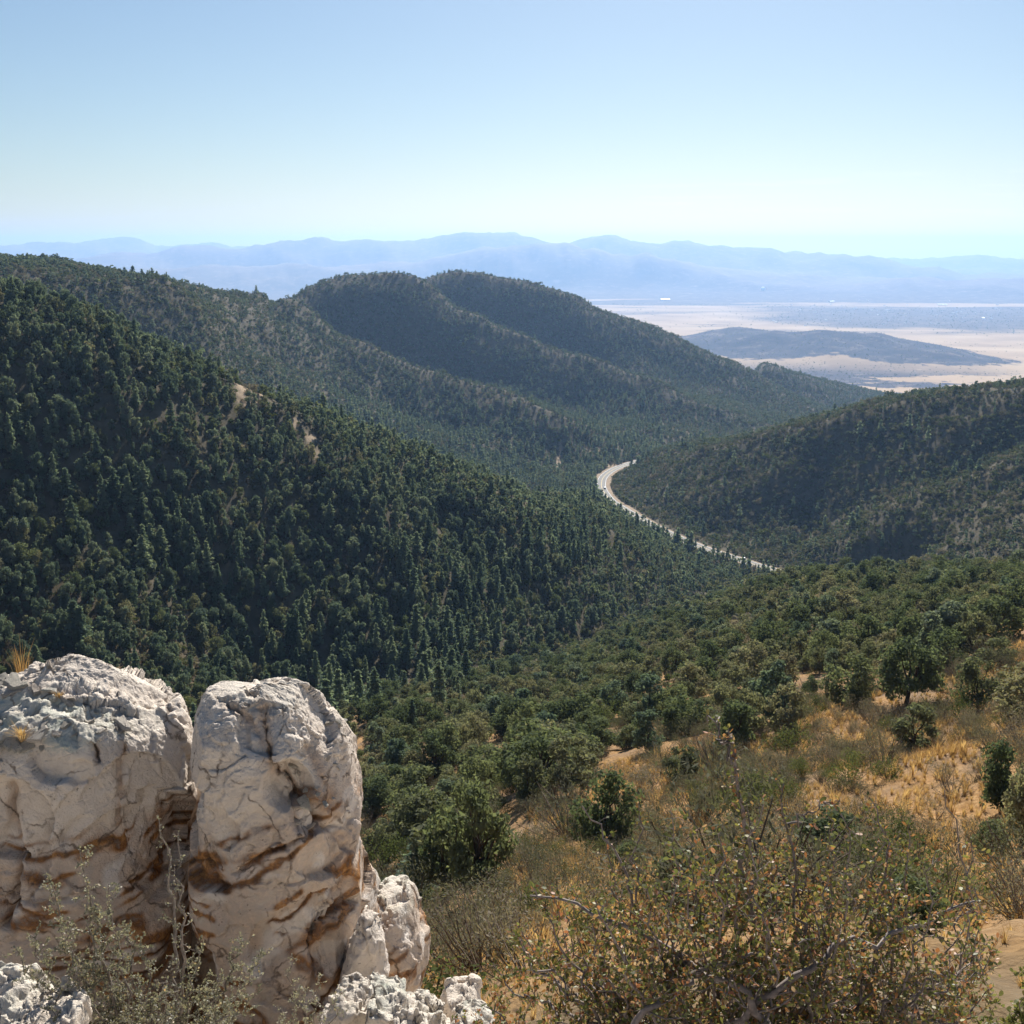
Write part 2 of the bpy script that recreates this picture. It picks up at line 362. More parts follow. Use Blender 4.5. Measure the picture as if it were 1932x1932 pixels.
# broken relief
rel = sstep(150, 500, D2) * (1 - sstep(2200, 3200, D2))
far = sstep(12000, 13000, D2)
near = sstep(12, 40, D2) * (1 - sstep(150, 300, D2))
ZG += rel * (5.0 * fbm2(XG / 150, YG / 150, 4) + 2.0 * fbm2(XG / 40 + 9, YG / 40, 2) - .5)
ZG += near * (.9 * fbm2(XG / 16, YG / 16, 4)) + sstep(1.5, 5, D2) * (1 - sstep(20, 60, D2)) * .25 * fbm2(XG / 1.7, YG / 1.7, 4)
mf = D2 > 10000
rn = 0
for k, (s, a) in enumerate(((1500, 1), (720, .55), (330, .3), (160, .15))):
    rn = rn + a * (1 - 2 * np.abs(noise2(XG[mf] / s + 31 * k, YG[mf] / s)))
ZG[mf] += far[mf] * 58 * (rn - .95)

# ---- the road bench in the valley
LOGD = np.log(DD)
def ground_z(x, y):
    x = np.asarray(x, float); y = np.asarray(y, float)
    a = np.arctan2(x, y); d = np.hypot(x, y)
    ci = np.clip(np.interp(a, AZ, np.arange(len(AZ))), 0, len(AZ) - 1.001); ri = np.clip(np.interp(np.log(d), LOGD, np.arange(len(DD))), 0, len(DD) - 1.001)
    c0 = ci.astype(int); r0 = ri.astype(int); fc = ci - c0; fr = ri - r0
    return (ZG[r0, c0] * (1 - fr) * (1 - fc) + ZG[r0, c0 + 1] * (1 - fr) * fc + ZG[r0 + 1, c0] * fr * (1 - fc) + ZG[r0 + 1, c0 + 1] * fr * fc)
def spline(P, n):
    P = np.asarray(P, float); s = np.concatenate([[0], np.cumsum(np.linalg.norm(np.diff(P, axis=0), axis=1))])
    q = np.linspace(0, s[-1], n)
    out = np.stack([pchip(s, P[:, k], q) for k in range(P.shape[1])], 1)
    for _ in range(6):
        out[1:-1] = .25 * out[:-2] + .5 * out[1:-1] + .25 * out[2:]
    return out
ROAD_PX = [(1640, 1118, 628, -187), (1540, 1098, 640, -188.5), (1462, 1076, 0, -190), (1380, 1051, 0, -191.5), (1300, 1023, 0, -193), (1230, 990, 0, -195), (1180, 962, 0, -197), (1150, 942, 0, -199), (1136, 922, 0, -201), (1136, 905, 0, -202.5), (1147, 892, 0, -203.5), (1163, 883, 0, -204), (1182, 876, 0, -204.5), (1206, 869, 0, -205), (1240, 862, 0, -205.5)]
rp = []
for X, Y, d, z in ROAD_PX:
    a, t = azt(X, Y); dd = d or -z / float(t)
    rp.append((dd * math.sin(a), dd * math.cos(a), z))
ROAD = spline(rp, 160)
def dist_poly(x, y, P):
    x = np.asarray(x, float); y = np.asarray(y, float)
    b = np.full(x.shape, 1e9); zz = np.zeros(x.shape); sd = np.zeros(x.shape)
    for p, q in zip(P[:-1], P[1:]):
        e = q[:2] - p[:2]; t = np.clip(((x - p[0]) * e[0] + (y - p[1]) * e[1]) / (e @ e), 0, 1)
        dx, dy = x - p[0] - t * e[0], y - p[1] - t * e[1]
        dd = np.hypot(dx, dy); k = dd < b
        b = np.where(k, dd, b); zz = np.where(k, p[2] + t * (q[2] - p[2]), zz); sd = np.where(k, np.sign(e[0] * dy - e[1] * dx), sd)
    return b, zz, sd
mr = (D2 > 560) & (D2 < 1250) & (A2 > -.05) & (A2 < .5)
b, zz, sd = dist_poly(XG[mr], YG[mr], ROAD[::2])
wr = 1 - sstep(9, 42, b)
ZG[mr] = ZG[mr] * (1 - wr) + (zz - .25) * wr
VIS = np.maximum.accumulate(ZG / D2, axis=0)          # highest sight line so far along each direction

def ground_hit(X, Y):
    """where the line of sight through X, Y first meets the ground"""
    a, t = azt(X, Y); ci = np.interp(a, AZ, np.arange(len(AZ))); c0 = int(ci); fc = ci - c0
    col = ZG[:, c0] * (1 - fc) + ZG[:, min(c0 + 1, len(AZ) - 1)] * fc
    hit = np.nonzero((col >= -t * DD) & (DD > 9))[0]
    i = hit[0] if len(hit) else len(DD) - 1
    d = DD[i]; return np.array([d * math.sin(a), d * math.cos(a), col[i]]), d

# ---- cover of the ground: grass, forest litter, plain, scrub
near_grass = (1 - sstep(170, 330, D2)) * (.25 + .75 * sstep(9, 22, D2))
plain_m = sstep(2600, 3700, D2)
scrub = np.zeros_like(ZG)
for ph in PLAIN_HILLS:
    p = at(*ph[:3]); q = ((XG - p[0]) / (ph[4] * 1.25)) ** 2 + ((YG - p[1]) / (ph[5] * 1.15)) ** 2
    scrub = np.maximum(scrub, 1 - sstep(.9, 1.12, q + .34 * fbm2(XG / 260, YG / 160, 3) + .30 * fbm2(XG / 55, YG / 40, 3)))
fl = fbm2(XG / 900 + 3, YG / 260, 4)
front = (1 - sstep(4600, 5100, D2)) * sstep(2800, 3400, D2)
scrub = np.maximum(scrub, front * sstep(-.04, .08, fl + .35 * fbm2(XG / 70, YG / 45, 3) + .25 * (1 - sstep(.24, .40, A2))))
town = sstep(7300, 7800, D2 + 500 * fbm2(XG / 700, YG / 900, 3)) * (1 - sstep(9800, 10800, D2)) * sstep(.17, .26, A2 + .05 * fbm2(XG / 900, YG / 900, 3))
scrub = np.maximum(scrub, town * .85)
scrub = np.maximum(scrub, sstep(10500, 10750, D2 + 1100 * fbm2(XG / 2600, YG / 800, 4)) * (.8 - .2 * sstep(12300, 13000, D2)))
scrub = np.maximum(scrub, .55 * sstep(.2, .5, fbm2(XG / 1800 + 5, YG / 420, 4)) * sstep(6000, 7000, D2))

bare = np.zeros_like(ZG)
for X, Y, ax, ay in ((1058, 856, 3.5, 26), (1052, 875, 2.5, 14), (1120, 851, 12, 5), (1128, 846, 5, 4), (1096, 913, 8, 4), (1376, 1255, 7, 24), (1365, 1275, 5, 10), (556, 800, 8, 12), (585, 826, 11, 8), (545, 850, 8, 12), (598, 862, 6, 14), (1155, 878, 12, 4), (470, 742, 30, 26), (1010, 948, 40, 18)):
    a0, t0 = azt(X, Y); ci = int(np.interp(a0, AZ, np.arange(len(AZ)))); i = np.nonzero((ZG[:, ci] >= -t0 * DD) & (DD > 40))[0]
    if not len(i): continue
    d0 = DD[i[0]]; da = ax / FPX; m = (np.abs(A2 - a0) < 4 * da) & (np.abs(D2 / d0 - 1) < .2)
    px, py = project(np.stack([XG[m], YG[m], ZG[m]], 1))
    bare[m] = np.maximum(bare[m], sstep(1.5, .5, ((px - X) / ax) ** 2 + ((py - Y) / ay) ** 2 + .9 * noise2(XG[m] / 4, YG[m] / 4) + .6 * noise2(XG[m] / 1.3, YG[m] / 1.3)))
t = NT("terrain_cover")
co = t.coord()
n1 = t.noise(.22, 6, .62, co); n2 = t.noise(2.2, 5, .65, co); n3 = t.noise(.035, 5, .6, co); n4 = t.noise(.0022, 8, .62, co)
grass = t.ramp(n2, [(.28, (.20, .11, .045)), (.5, (.34, .195, .08)), (.72, (.46, .29, .135))])
grass = t.mix(t.ramp(n1, [(.42, (0, 0, 0)), (.62, (.75, .75, .75))]), grass, (.20, .145, .10))
litter = t.ramp(n1, [(.3, (.07, .062, .042)), (.55, (.105, .09, .06)), (.70, (.15, .12, .08)), (.82, (.24, .185, .125))])
base = t.mix(t.attr("near_grass"), litter, grass)
pale = t.ramp(n4, [(.3, (.40, .26, .13)), (.5, (.52, .35, .185)), (.7, (.60, .43, .24))])
base = t.mix(t.attr("ledge"), base, t.ramp(n2, [(.3, (.44, .37, .30)), (.5, (.57, .50, .42)), (.7, (.68, .62, .54))]))  # pale ground colour put in to bounce sunlight onto the boulders' shaded faces
base = t.mix(t.attr("plain"), base, pale)
sc_n = t.ramp(t.noise(.011, 7, .7, co), [(.35, (.035, .026, .023)), (.55, (.075, .052, .042)), (.68, (.22, .16, .115))])
base = t.mix(t.attr("scrub"), base, sc_n)
base = t.mix(t.attr("bare"), base, t.ramp(n2, [(.3, (.26, .185, .115)), (.7, (.47, .37, .26))]))
M_ground = t.done(base, .95, bump=t.math('ADD', n2, t.math('MULTIPLY', n1, 2.0)), bstr=.6, bdist=.25, spec=.05)

V = np.stack([XG, YG, ZG], -1).reshape(-1, 3)
me = mesh_from("terrain", V, [grid_faces(len(DD), len(AZ))[:, ::-1]], [M_ground], smooth=True,
               attrs={"near_grass": ('POINT', near_grass.ravel()), "plain": ('POINT', plain_m.ravel()), "scrub": ('POINT', scrub.ravel()), "bare": ('POINT', bare.ravel()), "ledge": ('POINT', (1 - sstep(6, 10, D2 + 2 * fbm2(XG / 1.5, YG / 1.5, 3))).ravel())})
struct(link("terrain", me), "hillsides, wooded canyon, pale plain and far mountain ranges")
# the hilltop behind the viewer, its ground paled to bounce light at the boulders
nb = int((DD < 400).sum()); ab = np.linspace(AZ[-1], 2 * math.pi + AZ[0], 90)
Ab, Db = np.meshgrid(ab, DD[:nb]); wgt = sstep(0, 1, (ab - ab[0]) / (ab[-1] - ab[0]))
edge = ZG[:nb, -1:] * (1 - wgt) + ZG[:nb, :1] * wgt
mid = np.sin(np.pi * (ab - ab[0]) / (ab[-1] - ab[0])) ** .5
zb = edge * (1 - mid) + (-1.75 - .12 * np.minimum(Db, 60) + .3 * fbm2(Db * np.sin(Ab) / 6, Db * np.cos(Ab) / 6, 3) * sstep(1, 6, Db)) * mid
me = mesh_from("ground", np.stack([Db * np.sin(Ab), Db * np.cos(Ab), zb], -1).reshape(-1, 3), [grid_faces(nb, len(ab))[:, ::-1]], [M_ground], smooth=True,
               attrs={"ledge": ('POINT', (1 - sstep(14, 20, Db)).ravel()), "near_grass": ('POINT', np.ones(Db.size)), "plain": ('POINT', np.zeros(Db.size)), "scrub": ('POINT', np.zeros(Db.size))})
struct(link("ground", me), "grassy hilltop around the viewpoint, paled close in to bounce light")
r = 16; v = [(.6 * math.sin(k * 2 * math.pi / r), .6 * math.cos(k * 2 * math.pi / r), -1.75) for k in range(r)]
me = mesh_from("ground", v, [np.arange(r)[None, ::-1]], [M_ground], attrs={"ledge": ('POINT', np.ones(r)), "near_grass": ('POINT', np.ones(r)), "plain": ('POINT', np.zeros(r)), "scrub": ('POINT', np.zeros(r))})
struct(link("ground", me), "patch of ground underfoot, coloured pale to bounce light")

# ---- haze: one closed box of even air round the camera and the land
def box_mesh(name, lo, hi, mat):
    v = [(x, y, z) for x in (lo[0], hi[0]) for y in (lo[1], hi[1]) for z in (lo[2], hi[2])]
    f = [(0, 1, 3, 2), (4, 6, 7, 5), (0, 4, 5, 1), (2, 3, 7, 6), (0, 2, 6, 4), (1, 5, 7, 3)]
    return mesh_from(name, v, [np.array(f)], [mat])
HAZE_D, HAZE_C, HAZE_G = 6.2e-5, (.36, .60, 1.0), .4
t = NT("haze_air"); pv = t.node("ShaderNodeVolumePrincipled")
pv.inputs["Color"].default_value = (*HAZE_C, 1); pv.inputs["Density"].default_value = HAZE_D; pv.inputs["Anisotropy"].default_value = HAZE_G
t.link(pv.outputs[0], t.out.inputs["Volume"])
hz = link("haze", box_mesh("haze", (-23500, -500, float(ZG.min()) - 3), (23500, 25400, float(ZG.max()) + 12), t.m))
hz["kind"] = "stuff"; hz["label"] = "pale blue haze in the air over the canyon and plain"

# ---- road
def strip(P, off, wid, dz):
    T = np.gradient(P[:, :2], axis=0); T /= np.linalg.norm(T, axis=1)[:, None]; Nn = np.stack([-T[:, 1], T[:, 0]], 1)
    w = np.broadcast_to(np.asarray(wid, float), (len(P),)); o = np.broadcast_to(np.asarray(off, float), (len(P),))
    l = P[:, :2] + Nn * (o + w / 2)[:, None]; r_ = P[:, :2] + Nn * (o - w / 2)[:, None]
    v = np.concatenate([np.c_[l, P[:, 2] + dz], np.c_[r_, P[:, 2] + dz]]); n = len(P); k = np.arange(n - 1)
    return v, np.stack([k, k + n, k + n + 1, k + 1], 1)
M_asphalt = simple("asphalt", (.185, .175, .16), .8, .12, .4, .15)
M_gravel = simple("gravel_shoulder", (.30, .22, .145), .95, .25, .3)
M_white = simple("white_paint", (.78, .78, .76), .6, .05, 2); M_yellow = simple("yellow_paint", (.62, .42, .06), .6, .05, 2)
s = np.linspace(0, 1, len(ROAD))
wide = 10.5 + 9 * np.exp(-((s - .50) / .07) ** 2) + 5 * np.exp(-((s - .72) / .12) ** 2)
v, f = strip(ROAD, 2.5 * np.exp(-((s - .50) / .07) ** 2), wide + 1, -.02); struct(link("road_shoulder", mesh_from("road_shoulder", v, [f], [M_gravel])), "tan gravel shoulder and pullout beside the road")
v, f = strip(ROAD, 0, 8.2, .05); struct(link("road", mesh_from("road", v, [f], [M_asphalt])), "pale two-lane road curving through the canyon floor")
vv, ff = [], []
n0 = 0
for o, w_ in ((3.6, .2), (-3.6, .2)):
    v, f = strip(ROAD, o, w_, .06); vv.append(v); ff.append(f + n0); n0 += len(v)
struct(link("road_edge_marking", mesh_from("road_edge_marking", np.concatenate(vv), [np.concatenate(ff)], [M_white])), "white edge lines of the road")
v, f = strip(ROAD, 0, .3, .06); struct(link("road_centre_marking", mesh_from("road_centre_marking", v, [f], [M_yellow])), "yellow centre line of the road")
# ------------------------------------------------------------------ plant shapes
def unit(v): return v / np.maximum(np.linalg.norm(v, axis=-1, keepdims=True), 1e-9)
def cards(C, N, S, asp, r, axis=None):
    """diamond leaf sprays: centre, normal, half length, width ratio, optional long axis"""
    n = len(C); N = unit(N)
    T = r.normal(size=(n, 3)) if axis is None else axis + .25 * r.normal(size=(n, 3))
    T = unit(T - (T * N).sum(1)[:, None] * N); B = np.cross(N, T)
    S = np.asarray(S)[:, None]
    v = np.stack([C - T * S, C + B * S * asp + T * S * .15, C + T * S, C - B * S * asp + T * S * .15], 1).reshape(-1, 3)
    return v, np.arange(4 * n).reshape(n, 4)
def tube(path, rad_, k=5):
    P = np.asarray(path, float); R = np.asarray(rad_, float); n = len(P)
    T = unit(np.gradient(P, axis=0)); ref = np.where(np.abs(T[:, 2:3]) > .9, [[1., 0, 0]], [[0., 0, 1]])
    A = unit(np.cross(T, ref)); B = np.cross(T, A)
    th = np.arange(k) * 2 * math.pi / k
    v = P[:, None] + R[:, None, None] * (np.cos(th)[None, :, None] * A[:, None] + np.sin(th)[None, :, None] * B[:, None])
    return v.reshape(-1, 3), grid_faces(n, k, True)
class Bag:
    def __init__(s): s.v = []; s.f = []; s.n = 0; s.at = []
    def add(s, v, f, tone=None):
        s.v.append(v); s.f.append(f + s.n); s.n += len(v)
        s.at.append(np.zeros(len(v)) if tone is None else (np.full(len(v), tone) if np.isscalar(tone) else tone))
    def get(s): return np.concatenate(s.v), np.concatenate(s.f), np.concatenate(s.at)
def wobble(p0, p1, r, n=5, amp=.1):
    t = np.linspace(0, 1, n)[:, None]; L = np.linalg.norm(np.subtract(p1, p0))
    return (1 - t) * p0 + t * p1 + amp * L * r.normal(size=(n, 3)) * np.sin(np.pi * t) * .6
def round_tree(seed, H, R, zb, lobes, per, size, limbs, flat=1.0):
    r = np.random.default_rng(seed); b = Bag(); tk = Bag()
    lean = r.normal(0, .12 * R, 2); zm = zb + (H - zb) * .42
    C, L = [], []
    for k in range(lobes):
        u = r.uniform(-.85, 1); az = r.uniform(0, 2 * math.pi)
        z = zm + u * (H - zm if u > 0 else zm - zb) * .84
        rr = R * math.sqrt(max(.08, 1 - (abs(u) ** 2.2))) * r.uniform(.35, .82)
        C.append((lean[0] * z / H + rr * math.cos(az), lean[1] * z / H + rr * math.sin(az), z)); L.append(R * r.uniform(.24, .42))
    C = np.array(C); L = np.array(L)
    k = r.integers(0, lobes, lobes * per); dirn = unit(r.normal(size=(len(k), 3)))
    rr = L[k] * r.uniform(.15, 1, len(k)) ** .45
    P = C[k] + dirn * rr[:, None] * (1, 1, .78 * flat)
    P[:, 2] = np.maximum(P[:, 2], .1)
    b.add(*cards(P, dirn * .7 + r.normal(size=(len(k), 3)) * .55 + (0, 0, .35), size * r.uniform(.55, 1.35, len(k)), .55, r))
    tr = .035 * H
    fork = np.array([lean[0] * .3, lean[1] * .3, zb + (H - zb) * .25])
    tk.add(*tube(wobble((0, 0, -.5), fork, r, 4, .06), [tr * 1.25, tr, tr * .9, tr * .75]))
    for q in r.permutation(lobes)[:limbs]:
        tk.add(*tube(wobble(fork - (0, 0, .1), C[q], r, 5, .12), np.linspace(tr * .6, tr * .12, 5), 4))
    return b.get()[:2], tk.get()[:2]
def pine_tree(seed, H, R, whorls, br, per, size, z0=.16, tube_k=5, limbs=True):
    r = np.random.default_rng(seed); b = Bag(); tk = Bag()
    tr = .016 * H + .03
    path = wobble((0, 0, -.6), (r.normal(0, .02 * H), r.normal(0, .02 * H), H), r, 6, .015)
    tk.add(*tube(path, np.linspace(tr, tr * .12, 6), tube_k))
    P, Nn, Ax, S = [], [], [], []
    for w in range(whorls):
        h = z0 + (1 - z0) * (w + r.uniform(0, .8)) / whorls
        Lb = R * ((1 - h) ** .75 * 1.05 + .05) * r.uniform(.65, 1.15) * min(1, .55 + (h - z0) * 3)
        a0 = r.uniform(0, 6.28)
        for q in range(br):
            a = a0 + q * 6.28 / br + r.normal(0, .35); L = Lb * r.uniform(.6, 1.15)
            if r.uniform() < .12: continue
            d = np.array([math.cos(a), math.sin(a), r.uniform(-.12, .28)]); base = np.array([0, 0, h * H])
            if limbs: tk.add(*tube(np.stack([base, base + d * L * .8]), [tr * .28, tr * .08], 3))
            u = r.uniform(.18, 1, per) ** .7
            p = base + d * (u * L)[:, None] + r.normal(size=(per, 3)) * (.11 * L + .05) * (1, 1, .55)
            p[:, 2] -= .10 * L * u * u
            P.append(p); Nn.append(r.normal(size=(per, 3)) * .75 + (0, 0, .8)); Ax.append(np.tile(d, (per, 1)) + r.normal(size=(per, 3)) * .4); S.append(size * r.uniform(.6, 1.3, per))
    P.append(np.array([[0, 0, H * .985]]) + r.normal(size=(4, 3)) * .06 * R); Nn.append(r.normal(size=(4, 3))); Ax.append(np.tile((0, 0, 1.), (4, 1))); S.append(np.full(4, size))
    b.add(*cards(np.concatenate(P), np.concatenate(Nn), np.concatenate(S), .5, r, np.concatenate(Ax)))
    return b.get()[:2], tk.get()[:2]
def shrub_shape(seed, H, R, n, size, twiggy):
    r = np.random.default_rng(seed); b = Bag(); tk = Bag()
    nt = int(10 + 26 * twiggy)
    for q in range(nt):
        a = r.uniform(0, 6.28); e = r.uniform(.15, 1) ** .6
        tip = np.array([math.cos(a) * R * e, math.sin(a) * R * e, H * r.uniform(.55, 1.05) * (1.1 - .45 * e)])
        tk.add(*tube(wobble((tip[0] * .1, tip[1] * .1, -.1), tip, r, 3, .1), [.014 * H, .009 * H, .004 * H], 3))
    k = 7; C = np.stack([r.normal(0, .42 * R, k), r.normal(0, .42 * R, k), H * r.uniform(.35, .8, k)], 1)
    q = r.integers(0, k, n); dirn = unit(r.normal(size=(n, 3)))
    P = C[q] + dirn * (r.uniform(.1, 1, n) ** .5)[:, None] * (.5 * R, .5 * R, .36 * H); P[:, 2] = np.maximum(P[:, 2], .03)
    b.add(*cards(P, dirn + r.normal(size=(n, 3)) * .6, size * r.uniform(.5, 1.4, n), .5 - .3 * twiggy, r, np.stack([P[:, 0], P[:, 1], P[:, 2] + .3 * H], 1) if twiggy > .5 else None))
    return b.get()[:2], tk.get()[:2]
def tuft_shape(seed, H, n, w, spread=.55):
    r = np.random.default_rng(seed); b = Bag()
    for q in range(n):
        a = r.uniform(0, 6.28); s = r.uniform(.1, 1) * spread; h = H * r.uniform(.5, 1.1)
        d = np.array([math.cos(a), math.sin(a), 0]); sd = np.array([-d[1], d[0], 0]) * w * r.uniform(.6, 1.2); o = d * .07 * H * r.uniform(0, 1.5)
        p = [o, o + d * s * h * .35 + (0, 0, h * .6), o + d * s * h * 1.0 + (0, 0, h * r.uniform(.75, 1))]
        b.add(np.array([p[0] - sd, p[0] + sd, p[1] + sd * .7, p[1] - sd * .7]), np.array([[0, 1, 2, 3]]))
        b.add(np.array([p[1] - sd * .7, p[1] + sd * .7, p[2] + sd * .1, p[2] - sd * .1]), np.array([[0, 1, 2, 3]]))
    return b.get()[:2]

def both(name, crown, trunk, mc, mt):
    (v, f), (v2, f2) = crown, trunk
    return mesh_from(name, np.concatenate([v, v2]), [np.concatenate([f, f2 + len(v)])], [mc, mt], np.r_[np.zeros(len(f)), np.ones(len(f2))])
# kinds: unit trees, scaled when placed; lod 0 near, 1 middle, 2 far
KIND = {
 "juniper": dict(H=5.0, R=2.1, mat=M_juniper, lods=[(5, lambda s: round_tree(s, 5, 2.1 + .2 * (s % 3), .25, 26, 95, .17, 9)), (5, lambda s: round_tree(s, 5, 2.1 + .2 * (s % 3), .25, 16, 40, .30, 3)), (4, lambda s: round_tree(s, 5, 2.2, .3, 9, 13, .60, 0))]),
 "oak": dict(H=5.5, R=2.8, mat=M_oak, lods=[(4, lambda s: round_tree(s, 5.5, 2.8, .5, 34, 100, .19, 12)), (4, lambda s: round_tree(s, 5.5, 2.8, .5, 18, 42, .36, 3)), (4, lambda s: round_tree(s, 5.5, 2.8, .5, 10, 13, .72, 0))]),
 "pinyon": dict(H=5.4, R=1.75, mat=M_pinyon, lods=[(5, lambda s: round_tree(s, 5.4, 1.7 + .2 * (s % 2), .2, 26, 80, .19, 5, 1.25)), (5, lambda s: round_tree(s, 5.4, 1.7 + .2 * (s % 2), .2, 16, 34, .32, 2, 1.25)), (4, lambda s: round_tree(s, 5.4, 1.8, .25, 9, 12, .6, 0, 1.2))]),
 "pine": dict(H=11.0, R=2.3, mat=M_pine, lods=[(5, lambda s: pine_tree(s, 11, 2.7, 20, 6, 16, .40)), (5, lambda s: pine_tree(s, 11, 2.7, 15, 5, 8, .66, limbs=False)), (4, lambda s: pine_tree(s, 11, 2.8, 10, 4, 4, 1.15, limbs=False, tube_k=3))]),
 "scrub": dict(H=1.3, R=1.0, mat=M_scrub, lods=[(5, lambda s: shrub_shape(s, 1.3, 1.0, 1500, .036, .45 + .15 * (s % 4))), (3, lambda s: shrub_shape(s, 1.3, 1.0, 130, .2, .4))]),
 "green": dict(H=1.4, R=1.1, mat=M_greenshrub, lods=[(4, lambda s: shrub_shape(s, 1.4, 1.1, 1400, .045, .1)), (3, lambda s: shrub_shape(s, 1.4, 1.1, 120, .23, .1))]),
}
SEED = 100
for kn, K in KIND.items():
    K["crown"], K["trunk"], K["one"] = [], [], []
    for li, (nvar, fn) in enumerate(K["lods"]):
        cr, tr_, one = [], [], []
        for q in range(nvar):
            SEED += 1; c, t_ = fn(SEED)
            tm = M_twigs if kn == "scrub" else M_bark
            one.append(both("%s_%d_%d" % (kn, li, q), c, t_, K["mat"], tm))
            if li == 0:
                cr.append(mesh_from(kn + "_crown", c[0], [c[1]], [K["mat"]])); tr_.append(mesh_from(kn + "_trunk", t_[0], [t_[1]], [tm], smooth=True))
        K["one"].append(one)
        if li == 0: K["crown"], K["trunk"] = cr, tr_

# ------------------------------------------------------------------ where plants stand
def inpoly(x, y, P):
    P = np.asarray(P, float); c = np.zeros(np.shape(x), bool); j = len(P) - 1
    for i in range(len(P)):
        xi, yi = P[i]; xj, yj = P[j]
        with np.errstate(all='ignore'):
            c ^= ((yi > y) != (yj > y)) & (x < (xj - xi) * (y - yi) / (yj - yi + 1e-12) + xi)
        j = i
    return c
def world_patch(pts):
    return np.array([ground_hit(*p)[0][:2] for p in pts])
OPEN = world_patch([(790, 1925), (800, 1800), (850, 1730), (985, 1600), (1000, 1520), (1110, 1455), (1250, 1425), (1310, 1400), (1470, 1385), (1530, 1330), (1650, 1300), (1790, 1260), (1850, 1215), (1932, 1160), (2150, 1100), (2300, 1900), (1500, 1925)])
def kd_at(i, a): return np.interp(a, AZ, kd[i])
def jitter(x0, x1, y0, y1, s, seed):
    r = np.random.default_rng(seed)
    gx, gy = np.meshgrid(np.arange(x0, x1, s), np.arange(y0, y1, s))
    return gx.ravel() + r.uniform(-.5, .5, gx.size) * s, gy.ravel() + r.uniform(-.5, .5, gx.size) * s
def place_info(x, y, h):
    a = np.arctan2(x, y); d = np.hypot(x, y); z = ground_z(x, y)
    ci = np.clip(np.rint(np.interp(a, AZ, np.arange(len(AZ)))).astype(int), 0, len(AZ) - 1); ri = np.clip(np.searchsorted(DD, d) - 3, 0, len(DD) - 1)
    return a, d, z, (z + h + .002 * d) / d > VIS[ri, ci]
PL = {k: [] for k in KIND}          # rows: x, y, z, height, width factor
def bare_at(x, y):
    ci = np.clip(np.rint(np.interp(np.arctan2(x, y), AZ, np.arange(len(AZ)))).astype(int), 0, len(AZ) - 1); ri = np.clip(np.searchsorted(DD, np.hypot(x, y)), 0, len(DD) - 1); return bare[ri, ci]
def put(kind, x, y, z, h, w): PL[kind].append(np.stack([x, y, z, h, w], 1))
rt = np.random.default_rng(11)
BALD = [(578, 820, 30, 45, .5), (455, 735, 60, 45, .4), (520, 760, 50, 40, .35), (1000, 940, 60, 30, .3), (1340, 1000, 60, 25, .2)]
PINES = [(40, 850, 50, 45), (90, 890, 40, 50), (150, 850, 30, 40), (235, 980, 55, 45), (300, 1010, 60, 50), (390, 1050, 50, 55), (450, 1100, 40, 40), (880, 1110, 60, 45), (950, 1110, 40, 45), (1050, 1040, 60, 40), (700, 1260, 80, 50), (640, 1300, 60, 60), (560, 1230, 60, 60), (760, 1060, 40, 30), (820, 1250, 60, 60)]
def ell(X, Y, e): return np.exp(-(((X - e[0]) / e[2]) ** 2 + ((Y - e[1]) / e[3]) ** 2))
